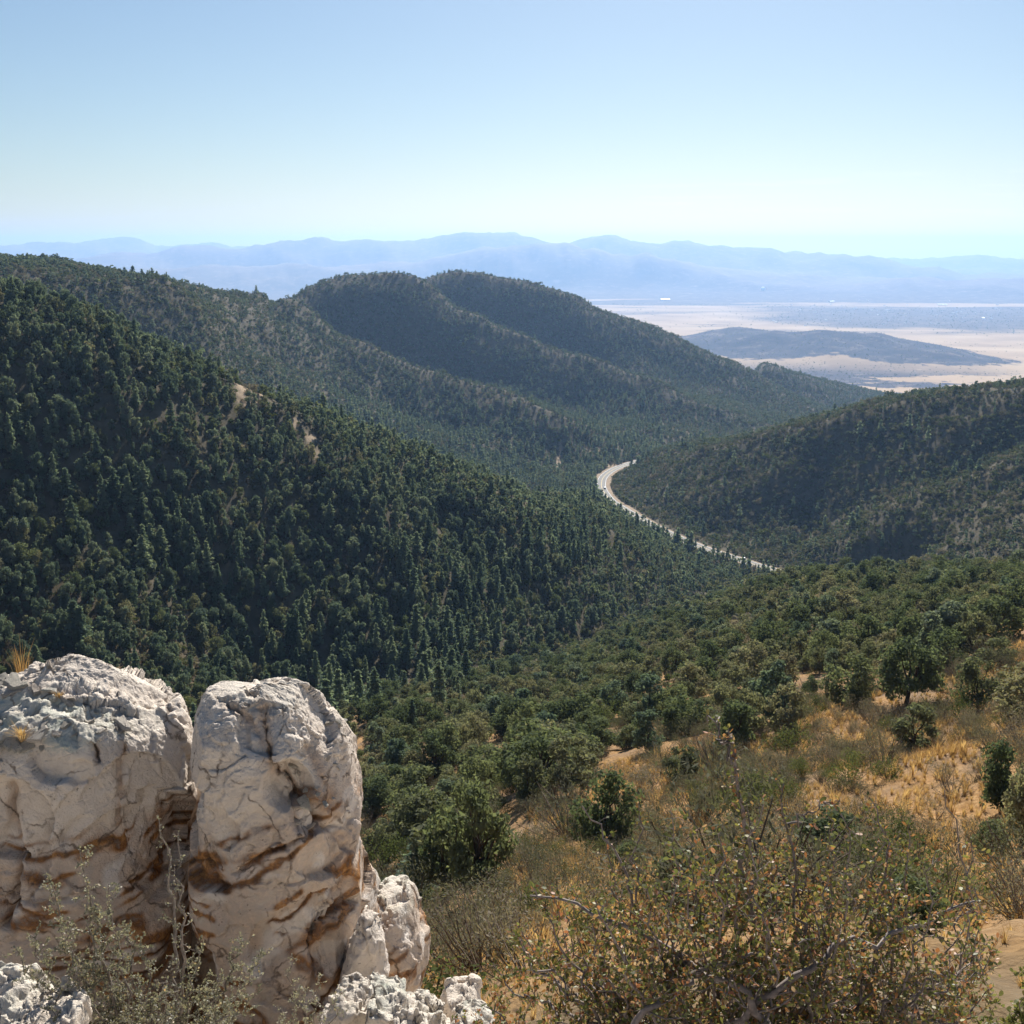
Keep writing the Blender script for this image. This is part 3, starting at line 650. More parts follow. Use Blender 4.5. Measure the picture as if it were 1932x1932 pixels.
def woods(spacing, dmin, dmax, seed):
    m = dmax * math.sin(.60)
    x, y = jitter(-m, m, dmin * .8, dmax, spacing, seed)
    d = np.hypot(x, y); a = np.arctan2(x, y); k = (d > dmin) & (d < dmax) & (np.abs(a) < .585); x, y = x[k], y[k]
    n = len(x); a, d, z, vis = place_info(x, y, 8.0); vis |= d < 200
    k = vis; x, y, z, a, d = x[k], y[k], z[k], a[k], d[k]; n = len(x)
    X, Y = project(np.stack([x, y, z], 1))
    clump = fbm2(x / 38, y / 38, 3); fine_ = noise2(x / 11 + 40, y / 11)
    near_z = d < kd_at(8, a); left_z = ~near_z & (d < kd_at(10, a)) & (X < 1420); hill_z = d > kd_at(11, a)
    right_z = ~near_z & ~left_z & ~hill_z & (X > 1130); valley_z = ~near_z & ~left_z & ~right_z & ~hill_z
    opn = inpoly(x + 4 * noise2(x / 9, y / 9), y + 4 * noise2(x / 9 + 7, y / 9), OPEN) & near_z
    p = np.where(left_z, .84 + .22 * clump, .93 + .12 * clump)
    p = np.where(right_z, .95 + .4 * clump, p); p = np.where(valley_z, .9, p)
    p = np.where(hill_z, .9 + .35 * clump, p)
    p *= np.where(hill_z & (Y < 545) & (X > 560), .45, 1)
    for e in BALD: p *= 1 - e[4] * ell(X, Y, e) * ~near_z
    p = np.where(near_z, p * .42, p)
    curv = (ground_z(x + 30, y) + ground_z(x - 30, y) + ground_z(x, y + 30) + ground_z(x, y - 30)) / 4 - z
    p = np.where(hill_z | right_z, p * np.clip(.86 + .14 * curv, .5, 1.1), p)
    p = np.where(opn, .06, p)
    rd, _, sdr = dist_poly(x, y, ROAD[::4]); p = np.where(rd < np.where(sdr > 0, 6.2, 9), 0, p) * (1 - bare_at(x, y))
    keep = rt.uniform(size=n) < p
    x, y, z, a, d, X, Y, clump, opn, near_z, left_z, hill_z, right_z, valley_z, rd, sdr = [q[keep] for q in (x, y, z, a, d, X, Y, clump, opn, near_z, left_z, hill_z, right_z, valley_z, rd, sdr)]
    n = len(x); u = rt.uniform(size=n)
    pp = np.where(valley_z, .2, np.where(left_z, .035, np.where(hill_z, .01 + .35 * sstep(700, 800, Y) * (X < 1250) + .08 * (X < 330) * (Y > 525) * (Y < 660), .03)))
    pp = np.where(near_z & ~opn, .32 * sstep(900, 500, X) * sstep(130, 200, d), pp)
    pp = np.where((rd < 16) & (sdr > 0), .35, pp)
    pp = np.where(opn | (near_z & (X > 1000)), 0, pp)
    for e in PINES: pp = np.maximum(pp, .8 * ell(X, Y, e))
    pine = u < pp; oak = ~pine & (rt.uniform(size=n) < np.where(right_z, .25, .42))
    pin = ~pine & (rt.uniform(size=n) < np.where(left_z | hill_z | valley_z, .62, np.where(right_z, .4, .12)))
    kind = np.where(pine, 2, np.where(pin, 3, np.where(oak, 1, 0)))
    g = np.clip(rt.normal(size=n), -2, 1.5)
    h = np.where(pine, np.where(left_z | near_z, np.where(d < 190, 6.6, 8.4), 6.6) * np.exp(.26 * g), np.where(pin, np.where(left_z, 5.9, 5.0), np.where(oak, 4.2, 4.0)) * np.exp(.28 * g))
    h = np.where(near_z & ~pine, h * .9, h)
    h = np.where(right_z & ~pine, h * (.62 + .25 * np.clip(clump, -1, 1)), h); h = np.where(hill_z & ~pine, h * .8, h)
    h = np.where((rd < 24) & (sdr < 0) & (rt.uniform(size=n) < .7), h * .55, h)
    w = np.exp(.14 * rt.normal(size=n)) * np.where(pine & (rt.uniform(size=n) < .3), .75, 1) * np.where(left_z & ~pine, .78, 1) * np.where(hill_z, 1.2, 1)
    for i, kn in enumerate(("juniper", "oak", "pine", "pinyon")):
        q = kind == i; put(kn, x[q], y[q], z[q] - .1, h[q], w[q])
woods(3.1, 62, 470, 1); woods(3.5, 470, 1020, 2); woods(4.2, 1020, 2400, 3)
def scrubland(spacing, dmin, dmax, seed, dens, on_open, kinds=("scrub", "green"), pg=.16, hs=1.0):
    m = dmax * math.sin(.6); x, y = jitter(-m, m, dmin * .8, dmax, spacing, seed)
    d = np.hypot(x, y); a = np.arctan2(x, y); k = (d > dmin) & (d < dmax) & (np.abs(a) < .585); x, y = x[k], y[k]
    a, d, z, vis = place_info(x, y, 1.5); x, y, z, a, d = x[vis], y[vis], z[vis], a[vis], d[vis]
    X, Y = project(np.stack([x, y, z], 1)); n = len(x)
    cl = fbm2(x / 13 + 3, y / 13, 3)
    o = inpoly(x, y, OPEN)
    p = np.where(o, dens * (.64 + 1.0 * cl), dens * .5 * (1 + cl))
    if not on_open: p = np.full(n, dens) * (.8 + .8 * cl)
    p *= np.where(inpoly(x, y, GRASSY), .34, 1)
    p = np.where(dist_poly(x, y, ROAD[::6])[0] < 8, 0, p) if dmax > 500 else p
    k = rt.uniform(size=n) < p
    x, y, z, X, Y = x[k], y[k], z[k], X[k], Y[k]; n = len(x)
    g = rt.uniform(size=n) < pg * (1 + .8 * noise2(x / 25, y / 25)); h = hs * 1.15 * np.exp(.35 * rt.normal(size=n)); w = np.exp(.2 * rt.normal(size=n))
    for i, kn in enumerate(kinds):
        q = g == bool(i); put(kn, x[q], y[q], z[q] - .05, h[q], w[q])
GRASSY = world_patch([(1700, 1440), (1800, 1400), (1850, 1420), (1850, 1560), (1840, 1600), (1900, 1750), (1800, 1700), (1730, 1570)])
scrubland(1.35, 19, 100, 21, .95, True); scrubland(1.9, 100, 300, 22, .85, True)
scrubland(2.8, 230, 480, 25, .6, False, pg=.4, hs=1.3)
scrubland(2.5, 480, 1020, 23, .75, False, pg=.45, hs=1.5)
scrubland(4.2, 1020, 2000, 24, .65, False, pg=.4, hs=1.6)
# scattered trees on the plain, over the scrub belts and round the far town
def plain_trees(n, d0, d1, hh, seed, belt):
    r = np.random.default_rng(seed); a = r.uniform(-.10, .5, n); d = np.sqrt(r.uniform(d0 ** 2, d1 ** 2, n)); x, y = d * np.sin(a), d * np.cos(a)
    ci = np.rint(np.interp(a, AZ, np.arange(len(AZ)))).astype(int); ri = np.clip(np.searchsorted(DD, d), 0, len(DD) - 1)
    k = (r.uniform(size=n) < np.clip(scrub[ri, ci] * belt + (.06 if belt > 0 else .5), 0, 1)); x, y = x[k], y[k]
    a, d, z, vis = place_info(x, y, hh); k = vis; n = int(k.sum())
    put("oak", x[k], y[k], z[k] - .2, hh * np.exp(.3 * r.normal(size=n)), np.full(n, 1.5))
plain_trees(18000, 3300, 6600, 2.9, 31, .8)
plain_trees(7000, 7000, 10500, 4.5, 32, .6)
for k in PL: PL[k] = np.concatenate(PL[k])

# ---- trees one can pick out by eye: photo position of the foot, height and width in photo pixels
NOTED = [
 ("oak", 905, 1690, 195, 150, "broad dark evergreen oak with two crowns beside the pale boulders' right edge"),
 ("oak", 840, 1690, 150, 100, "dark oak crowded against the left side of the broad double-crowned oak"),
 ("pine", 790, 1712, 118, 90, "small thin grey-green conifer standing just right of the lower boulder"),
 ("oak", 1140, 1612, 145, 125, "dark solid round oak alone at the left edge of the golden grass"),
 ("juniper", 1078, 1505, 105, 105, "open brownish juniper with its forked trunk showing, behind the lone dark oak"),
 ("juniper", 1000, 1520, 95, 80, "grey-green juniper at the wood's edge left of the open brownish juniper"),
 ("juniper", 1475, 1400, 100, 78, "juniper with bare lower trunk directly behind the tall shrub tip"),
 ("juniper", 1408, 1398, 92, 68, "dark upright juniper just left of the bare-trunked juniper"),
 ("oak", 1712, 1330, 110, 118, "large dark round oak at the top edge of the grass slope"),
 ("juniper", 1845, 1345, 95, 70, "loose yellow-green juniper on the right of the large round oak"),
 ("oak", 1888, 1535, 115, 95, "compact glossy dark oak on the golden grass at the right border"),
 ("oak", 1868, 1632, 72, 70, "low dark oak below the compact oak at the right border"),
 ("juniper", 1925, 1610, 150, 95, "olive juniper cut by the right border beside the golden grass"),
 ("juniper", 1480, 1305, 72, 62, "round-headed juniper with visible trunk below the pale clearing's right side"),
 ("juniper", 1838, 1240, 80, 72, "tall olive juniper at the upper right where the grass begins"),
 ("juniper", 1600, 1180, 62, 58, "round olive juniper on the near spur, left of the grey bare bush"),
 ("oak", 1180, 1650, 60, 70, "small dark oak in the grass behind the reddish shrub"),
 ("oak", 1270, 1720, 110, 110, "dark green oak mass showing through the reddish shrub"),
 ("oak", 1560, 1640, 95, 150, "wide dark green bush oak in the hollow behind the twiggy shrub"),
 ("oak", 1700, 1760, 90, 130, "deep green low oak behind the right side of the reddish shrub"),
]
NOTE_ROWS = []
for kn, X, Y, hp, wp, lab in NOTED:
    P, d = ground_hit(X, Y); d3 = math.hypot(d, P[2]); h = hp / FPX * d3 * 1.08; w = (wp / FPX * d3) / (2 * KIND[kn]["R"] * h / KIND[kn]["H"])
    NOTE_ROWS.append((kn, P, h, w, lab))
    for k2 in ("juniper", "oak", "pine", "pinyon", "scrub", "green"):           # keep their spot clear
        q = np.hypot(PL[k2][:, 0] - P[0], PL[k2][:, 1] - P[1]); PL[k2] = PL[k2][q > wp / FPX * d3 * (.5 if k2 in ("scrub", "green") else .62)]

# ---- the ones that show largest become single objects, the rest one mass
def pick(rows, n):
    x, y, z, h = rows[:, 0], rows[:, 1], rows[:, 2], rows[:, 3]
    X, Y = project(rows[:, :3]); size = h / np.sqrt(x * x + y * y + z * z)
    ok = (X > -10) & (X < 1942) & (Y > 400) & (Y - size * FPX < 1925) & ~((X < 700) & (Y > 1340)) & ~((Y > 1850) & (X < 960))
    i = np.argsort(np.where(ok, -size, 1))[:n]; m = np.zeros(len(rows), bool); m[i] = ok[i]
    return rows[m][np.argsort(-size[m])], rows[~m]
def zone_name(X, Y, d, a):
    if d < kd_at(8, a):
        if d < 105 and X > 780: return "the dry grass slope"
        if X > 1400: return "the near wooded spur"
        if X > 950: return "the wooded slope below the dry grass"
        return "the ravine below the boulders"
    if d < kd_at(10, a) and X < 1420: return "the shaded hillside left of the road"
    return "the canyon sides beyond the road" if X > 1130 else "the canyon floor behind the left spur"
NAMES = {"juniper": ("juniper_tree", "tree", "rounded olive juniper"), "oak": ("oak_tree", "tree", "dense dark green oak"), "pine": ("pine_tree", "tree", "tall pale blue-green pine"),
         "pinyon": ("pinyon_tree", "tree", "upright blue-green pinyon"), "scrub": ("dry_shrub", "shrub", "grey-brown twiggy shrub"), "green": ("green_shrub", "shrub", "leafy green shrub")}
def plant(kn, P, h, w, label, group, var, rot):
    K = KIND[kn]; nm, cat, _ = NAMES[kn]
    o = bpy.data.objects.new(nm, None); COL.objects.link(o); o.empty_display_size = .3
    o.location = P; s = h / K["H"]; o.scale = (s * w, s * w, s); o.rotation_euler = (0, 0, rot)
    tag(o, label, cat, group)
    c = bpy.data.objects.new("crown" if cat == "tree" else "foliage", K["crown"][var]); COL.objects.link(c); c.parent = o
    t_ = bpy.data.objects.new("trunk" if cat == "tree" else "stems", K["trunk"][var]); COL.objects.link(t_); t_.parent = o
    return o
rv = np.random.default_rng(77)
for kn, P, h, w, lab in NOTE_ROWS:
    plant(kn, P, h, w, lab, None, int(rv.integers(len(KIND[kn]["crown"]))), rv.uniform(0, 6.28))
MASS = {}
for kn in KIND:
    single, MASS[kn] = pick(PL[kn], 300 - sum(1 for q in NOTE_ROWS if q[0] == kn))
    X, Y = project(single[:, :3]); hm = np.median(single[:, 3])
    for i, row in enumerate(single):
        d = math.hypot(row[0], row[1]); zn = zone_name(X[i], Y[i], d, math.atan2(row[0], row[1]))
        look = ("large " if row[3] > 1.2 * hm else "small " if row[3] < .8 * hm else "") + NAMES[kn][2].replace("tall ", "" if row[3] < hm else "tall ")
        side = "left" if X[i] < 640 else "middle" if X[i] < 1290 else "right"
        plant(kn, row[:3], row[3], row[4], "%s on %s, in view's %s" % (look, zn, side), NAMES[kn][0].replace("_", " ") + "s on " + zn, int(rv.integers(len(KIND[kn]["crown"]))), rv.uniform(0, 6.28))

def scatter(name, rows, label):
    """one mass of plants: (meshes, x, y, z, sx, sz, rot, which)"""
    coll = bpy.data.collections.new(name + "_forms"); used = sorted({id(m): m for m in rows["mesh"]}.values(), key=lambda m: m.name) if False else rows["forms"]
    for k, m in enumerate(used): coll.objects.link(bpy.data.objects.new("%s_form_%03d" % (name, k), m))
    me = bpy.data.meshes.new(name); n = len(rows["pos"])
    me.vertices.add(n); me.vertices.foreach_set("co", np.asarray(rows["pos"], np.float32).ravel())
    for nm, ty, key, arr in (("rot", 'FLOAT_VECTOR', "vector", rows["rot"]), ("scl", 'FLOAT_VECTOR', "vector", rows["scl"]), ("form", 'INT', "value", rows["form"])):
        at_ = me.attributes.new(nm, ty, 'POINT'); at_.data.foreach_set(key, np.asarray(arr, np.int32 if ty == 'INT' else np.float32).ravel())
    o = link(name, me); o["kind"] = "stuff"; o["label"] = label
    g = bpy.data.node_groups.new(name, 'GeometryNodeTree')
    g.interface.new_socket("Geometry", in_out='INPUT', socket_type='NodeSocketGeometry'); g.interface.new_socket("Geometry", in_out='OUTPUT', socket_type='NodeSocketGeometry')
    N = g.nodes; gi = N.new("NodeGroupInput"); go = N.new("NodeGroupOutput"); ip = N.new("GeometryNodeInstanceOnPoints"); ci = N.new("GeometryNodeCollectionInfo")
    ci.inputs["Collection"].default_value = coll; ci.inputs["Separate Children"].default_value = True; ci.inputs["Reset Children"].default_value = True
    ip.inputs["Pick Instance"].default_value = True
    def na(nm, ty):
        q = N.new("GeometryNodeInputNamedAttribute"); q.data_type = ty; q.inputs["Name"].default_value = nm; return q.outputs["Attribute"]
    e2r = N.new("FunctionNodeEulerToRotation")
    g.links.new(na("rot", 'FLOAT_VECTOR'), e2r.inputs[0]); g.links.new(e2r.outputs[0], ip.inputs["Rotation"])
    g.links.new(na("scl", 'FLOAT_VECTOR'), ip.inputs["Scale"]); g.links.new(na("form", 'INT'), ip.inputs["Instance Index"])
    g.links.new(gi.outputs[0], ip.inputs["Points"]); g.links.new(ci.outputs["Instances"], ip.inputs["Instance"]); g.links.new(ip.outputs[0], go.inputs[0])
    md = o.modifiers.new("scatter", 'NODES'); md.node_group = g
    return o
def mass(name, kinds, label, cut=(130, 430)):
    forms, idx, pos, rot, scl = [], [], [], [], []
    for kn in kinds:
        K = KIND[kn]; R_ = MASS[kn]; d = np.hypot(R_[:, 0], R_[:, 1]); nl = len(K["one"])
        lod = np.minimum((d > cut[0]).astype(int) + (d > cut[1]), nl - 1); off = []
        for l_ in K["one"]: off.append((len(forms), len(l_))); forms += l_
        o = np.array([q[0] for q in off])[lod]; c = np.array([q[1] for q in off])[lod]
        idx.append(o + (rv.uniform(size=len(R_)) * c).astype(int)); pos.append(R_[:, :3])
        rot.append(np.stack([np.zeros(len(R_)), np.zeros(len(R_)), rv.uniform(0, 6.28, len(R_))], 1)); s = R_[:, 3] / K["H"]; scl.append(np.stack([s * R_[:, 4], s * R_[:, 4], s], 1))
    return scatter(name, dict(forms=forms, pos=np.concatenate(pos), rot=np.concatenate(rot), scl=np.concatenate(scl), form=np.concatenate(idx), mesh=[]), label)
mass("forest", ("juniper", "oak", "pine", "pinyon"), "dense evergreen woods covering the canyon slopes and hills")
mass("undergrowth", ("scrub", "green"), "grey-brown and green scrub between the trees")
print("COUNTS", {k: len(v) for k, v in MASS.items()})
# dry grass on the near slope
tufts = [mesh_from("tuft_%d" % q, *[(lambda vf: (vf[0], [vf[1]]))(tuft_shape(900 + q, .55, 26, .012, .6))][0], [M_drygrass]) for q in range(5)]
x, y = jitter(-60, 130, 3, 170, .46, 41); a, d, z, vis = place_info(x, y, .5); X, Y = project(np.stack([x, y, z], 1))
q = vis & (d > 6) & (d < 170) & (np.abs(a) < .6) & ~((X < 640) & (Y > 1400)) & (inpoly(x, y, OPEN) | (d < 45))
q &= rt.uniform(size=len(x)) < np.clip(.5 + .6 * fbm2(x / 7, y / 7, 3), .1, 1) * (1 - .6 * sstep(70, 170, d)); n = int(q.sum())
print("tufts", n)
s = np.exp(.3 * rt.normal(size=n)) * np.clip(d[q] / 30, .3, 1)
scatter("dry_grass", dict(forms=tufts, pos=np.stack([x[q], y[q], z[q] - .03], 1), rot=np.stack([rt.normal(0, .15, n), rt.normal(0, .15, n), rt.uniform(0, 6.28, n)], 1), scl=np.stack([s * 1.25, s * 1.25, s], 1), form=rt.integers(0, 5, n), mesh=[]), "golden dry bunch grass on the near slope")
# ------------------------------------------------------------------ rocks
def on_plane(X, Y, y0):
    x, f, u = ray(X, Y); s = y0 / f
    return x * s, u * s
t = NT("weathered_limestone")
co = t.coord()
f1 = t.noise(1.7, 8, .65, co); f2 = t.noise(14, 6, .7, co); f3 = t.noise(70, 4, .65, co); f4 = t.noise(5, 5, .6, co)
c = t.ramp(f1, [(.3, (.50, .415, .34)), (.5, (.64, .55, .46)), (.7, (.73, .645, .555))])
c = t.mix(t.ramp(f2, [(.35, (0, 0, 0)), (.7, (.55, .55, .55))]), c, (.75, .67, .58))
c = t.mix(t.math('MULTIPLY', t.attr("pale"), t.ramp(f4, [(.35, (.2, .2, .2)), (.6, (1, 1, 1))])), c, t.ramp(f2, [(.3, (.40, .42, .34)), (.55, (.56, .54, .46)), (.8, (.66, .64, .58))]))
rust = t.ramp(t.math('ADD', f2, t.math('MULTIPLY', t.math('SUBTRACT', f4, .5), .6)), [(.30, (.05, .026, .014)), (.47, (.20, .085, .03)), (.62, (.42, .21, .075)), (.8, (.50, .36, .24))])
c = t.mix(t.math('MULTIPLY', t.attr("rust"), t.ramp(f2, [(.25, (.55, .55, .55)), (.5, (1, 1, 1))])), c, rust)
c = t.mix(t.math('MULTIPLY', t.attr("stain_shade"), .72), c, (.055, .03, .018))  # dark seams: rusty stain, with the strata's overhang shadow painted in
c = t.mix(t.attr("white"), c, (.74, .69, .63))
vo = t.node('ShaderNodeTexVoronoi', feature='DISTANCE_TO_EDGE'); vo.inputs['Scale'].default_value = 7.0
wv = t.node('ShaderNodeVectorMath', operation='ADD'); wm = t.node('ShaderNodeVectorMath', operation='SCALE'); wm.inputs['Scale'].default_value = .12
nz = t.node('ShaderNodeTexNoise'); nz.inputs['Scale'].default_value = 6; t.link(co, nz.inputs['Vector']); t.link(nz.outputs['Color'], wm.inputs[0]); t.link(co, wv.inputs[0]); t.link(wm.outputs[0], wv.inputs[1]); t.link(wv.outputs[0], vo.inputs['Vector'])
crk = t.ramp(vo.outputs['Distance'], [(0, (0, 0, 0)), (.05, (1, 1, 1))])
spots = t.ramp(t.noise(38, 3, .5, co), [(.68, (0, 0, 0)), (.74, (.7, .7, .7))])
c = t.mix(spots, c, (.12, .095, .075))
vl = t.node('ShaderNodeTexVoronoi', feature='DISTANCE_TO_EDGE'); vl.inputs['Scale'].default_value = 2.3
w2 = t.node('ShaderNodeVectorMath', operation='ADD'); w3 = t.node('ShaderNodeVectorMath', operation='SCALE'); w3.inputs['Scale'].default_value = .45
n5 = t.node('ShaderNodeTexNoise'); n5.inputs['Scale'].default_value = 3.2; n5.inputs['Detail'].default_value = 5; t.link(co, n5.inputs['Vector']); t.link(n5.outputs['Color'], w3.inputs[0]); t.link(co, w2.inputs[0]); t.link(w3.outputs[0], w2.inputs[1]); t.link(w2.outputs[0], vl.inputs['Vector'])
fine_crack = t.math('MULTIPLY', t.ramp(vl.outputs['Distance'], [(0, (1, 1, 1)), (.012, (.8, .8, .8)), (.03, (0, 0, 0))]), t.ramp(f4, [(.45, (0, 0, 0)), (.58, (.8, .8, .8))]))
c = t.mix(fine_crack, c, (.10, .07, .05))
M_rock = t.done(c, .92, bump=t.math('ADD', t.math('ADD', t.math('MULTIPLY', f2, 1.0), t.math('MULTIPLY', f3, .4)), t.math('MULTIPLY', crk, .12)), bstr=.9, bdist=.025, spec=.15)

def polyd(X, Y, pts):
    b = np.full(X.shape, 1e9)
    for (x0, y0), (x1, y1) in zip(pts[:-1], pts[1:]):
        e = (x1 - x0, y1 - y0); L = e[0] ** 2 + e[1] ** 2
        tt = np.clip(((X - x0) * e[0] + (Y - y0) * e[1]) / L, 0, 1)
        b = np.minimum(b, np.hypot(X - x0 - tt * e[0], Y - y0 - tt * e[1]))
    return b
def rock(name, label, y0, left, right, front, back, nr, nt, amp=1.0, cracks=(), dents=(), strata=None, pale=None, expo=2.8, seed=0, group=None, lumps=.07, palebase=0.0):
    Ys = [p[0] for p in left]; Yr = [p[0] for p in right]
    Y0, Y1 = min(Ys[0], Yr[0]), max(Ys[-1], Yr[-1])
    s = np.linspace(0, 1, nr) ** 1.25; Yq = Y0 + (Y1 - Y0) * s
    XL = pchip(Ys, [p[1] for p in left], Yq); XR = pchip(Yr, [p[1] for p in right], Yq)
    F = pchip([p[0] for p in front], [p[1] for p in front], Yq); B = pchip([p[0] for p in back], [p[1] for p in back], Yq)
    ym = (F + B) / 2; xl, z = on_plane(XL, Yq, y0 + ym); xr, _ = on_plane(XR, Yq, y0 + ym)
    th = np.linspace(0, 2 * math.pi, nt, endpoint=False)
    cu = np.sign(np.cos(th)) * np.abs(np.cos(th)) ** (2 / expo); su = np.sign(np.sin(th)) * np.abs(np.sin(th)) ** (2 / expo)
    ctr = (xl + xr) / 2; hw = (xr - xl) / 2
    x = ctr[:, None] + hw[:, None] * cu[None]
    ym = (F + B) / 2; y = y0 + ym[:, None] + ((B - F) / 2)[:, None] * su[None]
    P = np.stack([x, y, np.repeat(z[:, None], nt, 1)], -1)
    def normals(P):
        a = np.gradient(P, axis=0); b_ = np.roll(P, -1, 1) - np.roll(P, 1, 1)
        n = np.cross(a, b_); n = unit(n); c0 = P.mean((0, 1)); 
        return n if (n * (P - c0)).sum() > 0 else -n
    N = normals(P); sh = P.shape[:2]
    X, Y = project(P.reshape(-1, 3)); X, Y = X.reshape(sh), Y.reshape(sh); fr = sstep(.25, -.1, N[..., 1])
    q = P.reshape(-1, 3) + seed * 3.7; up = np.clip(N[..., 2], 0, 1)
    edge = sstep(0, .012, s)[:, None]
    d = lumps * fbm3(q / .8, 3).reshape(sh)
    rd = ridge3(q / .33, 3).reshape(sh)
    # broken facets at two sizes, roughest where weather works from above
    wq = q + .05 * np.stack([fbm3(q / .2 + 3, 2), fbm3(q / .2 + 13, 2), fbm3(q / .2 + 23, 2)], 1)
    v1, e1 = cells3(wq / .42, seed); v2, e2_ = cells3(wq / .13, seed + 5)
    rough = np.clip(.10 + 1.2 * up + .8 * noise3(q / .5 + 77).reshape(sh), .12, 1.3)
    d += .03 * v1.reshape(sh) + .034 * rough * v2.reshape(sh) - .012 * (np.exp(-(e1 / .03) ** 2)).reshape(sh) - .008 * rough * (np.exp(-(e2_ / .08) ** 2)).reshape(sh)
    d += .022 * (rd - .6) * rough + .012 * rough * fbm3(q / .09, 3).reshape(sh)
    pit = np.clip(noise3(q / .06).reshape(sh) - .15, 0, 1); d -= .035 * rough * up * pit
    d += .004 * rough * fbm3(q / .025, 2).reshape(sh)
    stain_shade = np.zeros(sh); rust_a = np.zeros(sh); white_a = np.zeros(sh)
    if strata:
        zs, pitch, tilt, amt = strata
        m = sstep(zs + .12, zs - .25, P[..., 2] + tilt * P[..., 0] + .12 * fbm3(q / .6, 2).reshape(sh))
        w = (P[..., 2] + tilt * P[..., 0] + .16 * fbm3(q / 1.1 + 61, 2).reshape(sh) + .07 * fbm3(q * (1, 1, .6) / .4, 3).reshape(sh) + .02 * fbm3(q / .08, 2).reshape(sh)) / pitch
        fq = w - np.floor(w); lay = np.floor(w); hs_ = np.modf(np.abs(np.sin(lay * 12.9898 + seed) * 43758.5))[0]
        ln = np.exp(-((fq - .5 + .12 * np.sin(lay * 3.1)) / (.06 + .09 * hs_)) ** 2) * sstep(.02, .30, fbm3(q / .38 + 31, 2).reshape(sh) + .9 * (hs_ - .5))
        d -= m * amt * .012 * ln
        d += m * amt * .004 * (hs_ - .5) * sstep(.0, .2, fq) * sstep(1, .8, fq)
        rust_a = np.clip(m * (.22 + 1.5 * np.exp(-((fq - .5 + .12 * np.sin(lay * 3.1)) / .15) ** 2) * sstep(-.05, .3, fbm3(q / .38 + 31, 2).reshape(sh) + .9 * (hs_ - .5)) + .8 * sstep(.1, .55, fbm3(q * (1, 1, 1.8) / .5 + 5, 3).reshape(sh)) + .12), 0, 1) * (1 - .6 * up)
        stain_shade = np.clip(m * ln * 1.15 * sstep(-.5, .3, fbm3(q / .22 + 71, 2).reshape(sh)), 0, 1) * (1 - .7 * up)  # strata lines darkened for both stain and overhang shade
        white_a = m * sstep(.2, .5, fbm3(q * (1, 1, 1.6) / .3 + 55, 2).reshape(sh)) * .6 * (1 - np.clip(ln * 1.5, 0, 1))
    for pts, wpx, dep in cracks:
        b = polyd(X + 6 * noise3(q / .07).reshape(sh), Y + 6 * noise3(q / .07 + 9).reshape(sh), pts); d -= fr * dep * np.exp(-(b / wpx) ** 2); rust_a = np.maximum(rust_a, fr * .45 * np.exp(-(b / (wpx * 2.2)) ** 2))
    for (ex, ey, ax, ay, dep) in dents:
        e2 = ((X - ex) / ax) ** 2 + ((Y - ey) / ay) ** 2 + .35 * fbm3(q / .3 + 2, 2).reshape(sh); d -= fr * dep * sstep(1.25, .55, e2)
    P = P + N * (amp * d * edge)[..., None]
    # flat fracture faces: slice off what stands proud of randomly placed planes
    rc = np.random.default_rng(seed + 90); Nn = normals(P); fl_ = P.reshape(-1, 3); nf = N.reshape(-1, 3); cr_ = np.repeat(P.mean(1)[:, None], nt, 1).reshape(-1, 3); P0 = fl_.copy(); size = 2 * float(np.median(hw)); size = min(size, 1.5)
    for k in range(150):
        i = rc.integers(3 * nt, len(fl_) - 3 * nt); n = unit(nf[i] + .2 * rc.normal(size=3)); oc = fl_[i] - cr_[i]
        if n @ unit(oc) < .25 and n[2] < .6: continue
        dep = size * rc.uniform(.006, .03) * (.6 if k > 40 else 1.4); rr = size * rc.uniform(.1, .3) * (1.7 if k < 40 else 1)
        o = fl_ - fl_[i]; hgt = o @ n + dep; dist = np.linalg.norm(o, axis=1); near_ = (dist < rr) & (hgt > 0)
        fl_[near_] -= hgt[near_][:, None] * n * .93
    mv = fl_ - P0; ml = np.linalg.norm(mv, axis=1); cap = .085 * size; fl_ = P0 + mv * np.minimum(1, cap / np.maximum(ml, 1e-9))[:, None]
    P = fl_.reshape(P.shape); N = normals(P); q2 = P.reshape(-1, 3)
    P = P + N * ((.0075 * fbm3(q2 / .07 + 3, 4, .6) + .003 * ridge3(q2 / .022, 2) - .012 * np.clip(noise3(q2 / .045 + 19) - .28, 0, 1)).reshape(sh) * (.45 + .8 * np.clip(rough, 0, 1)) * edge)[..., None]
    N = normals(P)
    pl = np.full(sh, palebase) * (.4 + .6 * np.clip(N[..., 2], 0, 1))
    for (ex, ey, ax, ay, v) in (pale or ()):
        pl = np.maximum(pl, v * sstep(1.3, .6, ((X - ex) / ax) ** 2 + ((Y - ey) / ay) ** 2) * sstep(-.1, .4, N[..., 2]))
    V = np.concatenate([P.reshape(-1, 3), [P[0].mean(0), P[-1].mean(0)]]); nv = nr * nt; k = np.arange(nt); k2 = (k + 1) % nt
    quads = grid_faces(nr, nt, True); caps = np.concatenate([np.stack([k2, k, np.full(nt, nv)], 1), np.stack([k + nv - nt, k2 + nv - nt, np.full(nt, nv + 1)], 1)])
    if normals(np.stack([x, y, np.repeat(z[:, None], nt, 1)], -1)).shape: pass
    at_ = {k_: ('POINT', np.r_[a.ravel(), 0, 0]) for k_, a in (("rust", rust_a), ("white", white_a), ("stain_shade", stain_shade), ("pale", np.clip(pl, 0, 1)))}
    me = mesh_from(name, V, [quads[:, ::-1], caps[:, ::-1]], [M_rock], smooth=True, attrs=at_)
    o = link(name, me); tag(o, label, "rock", group)
    return o, P, N, X, Y
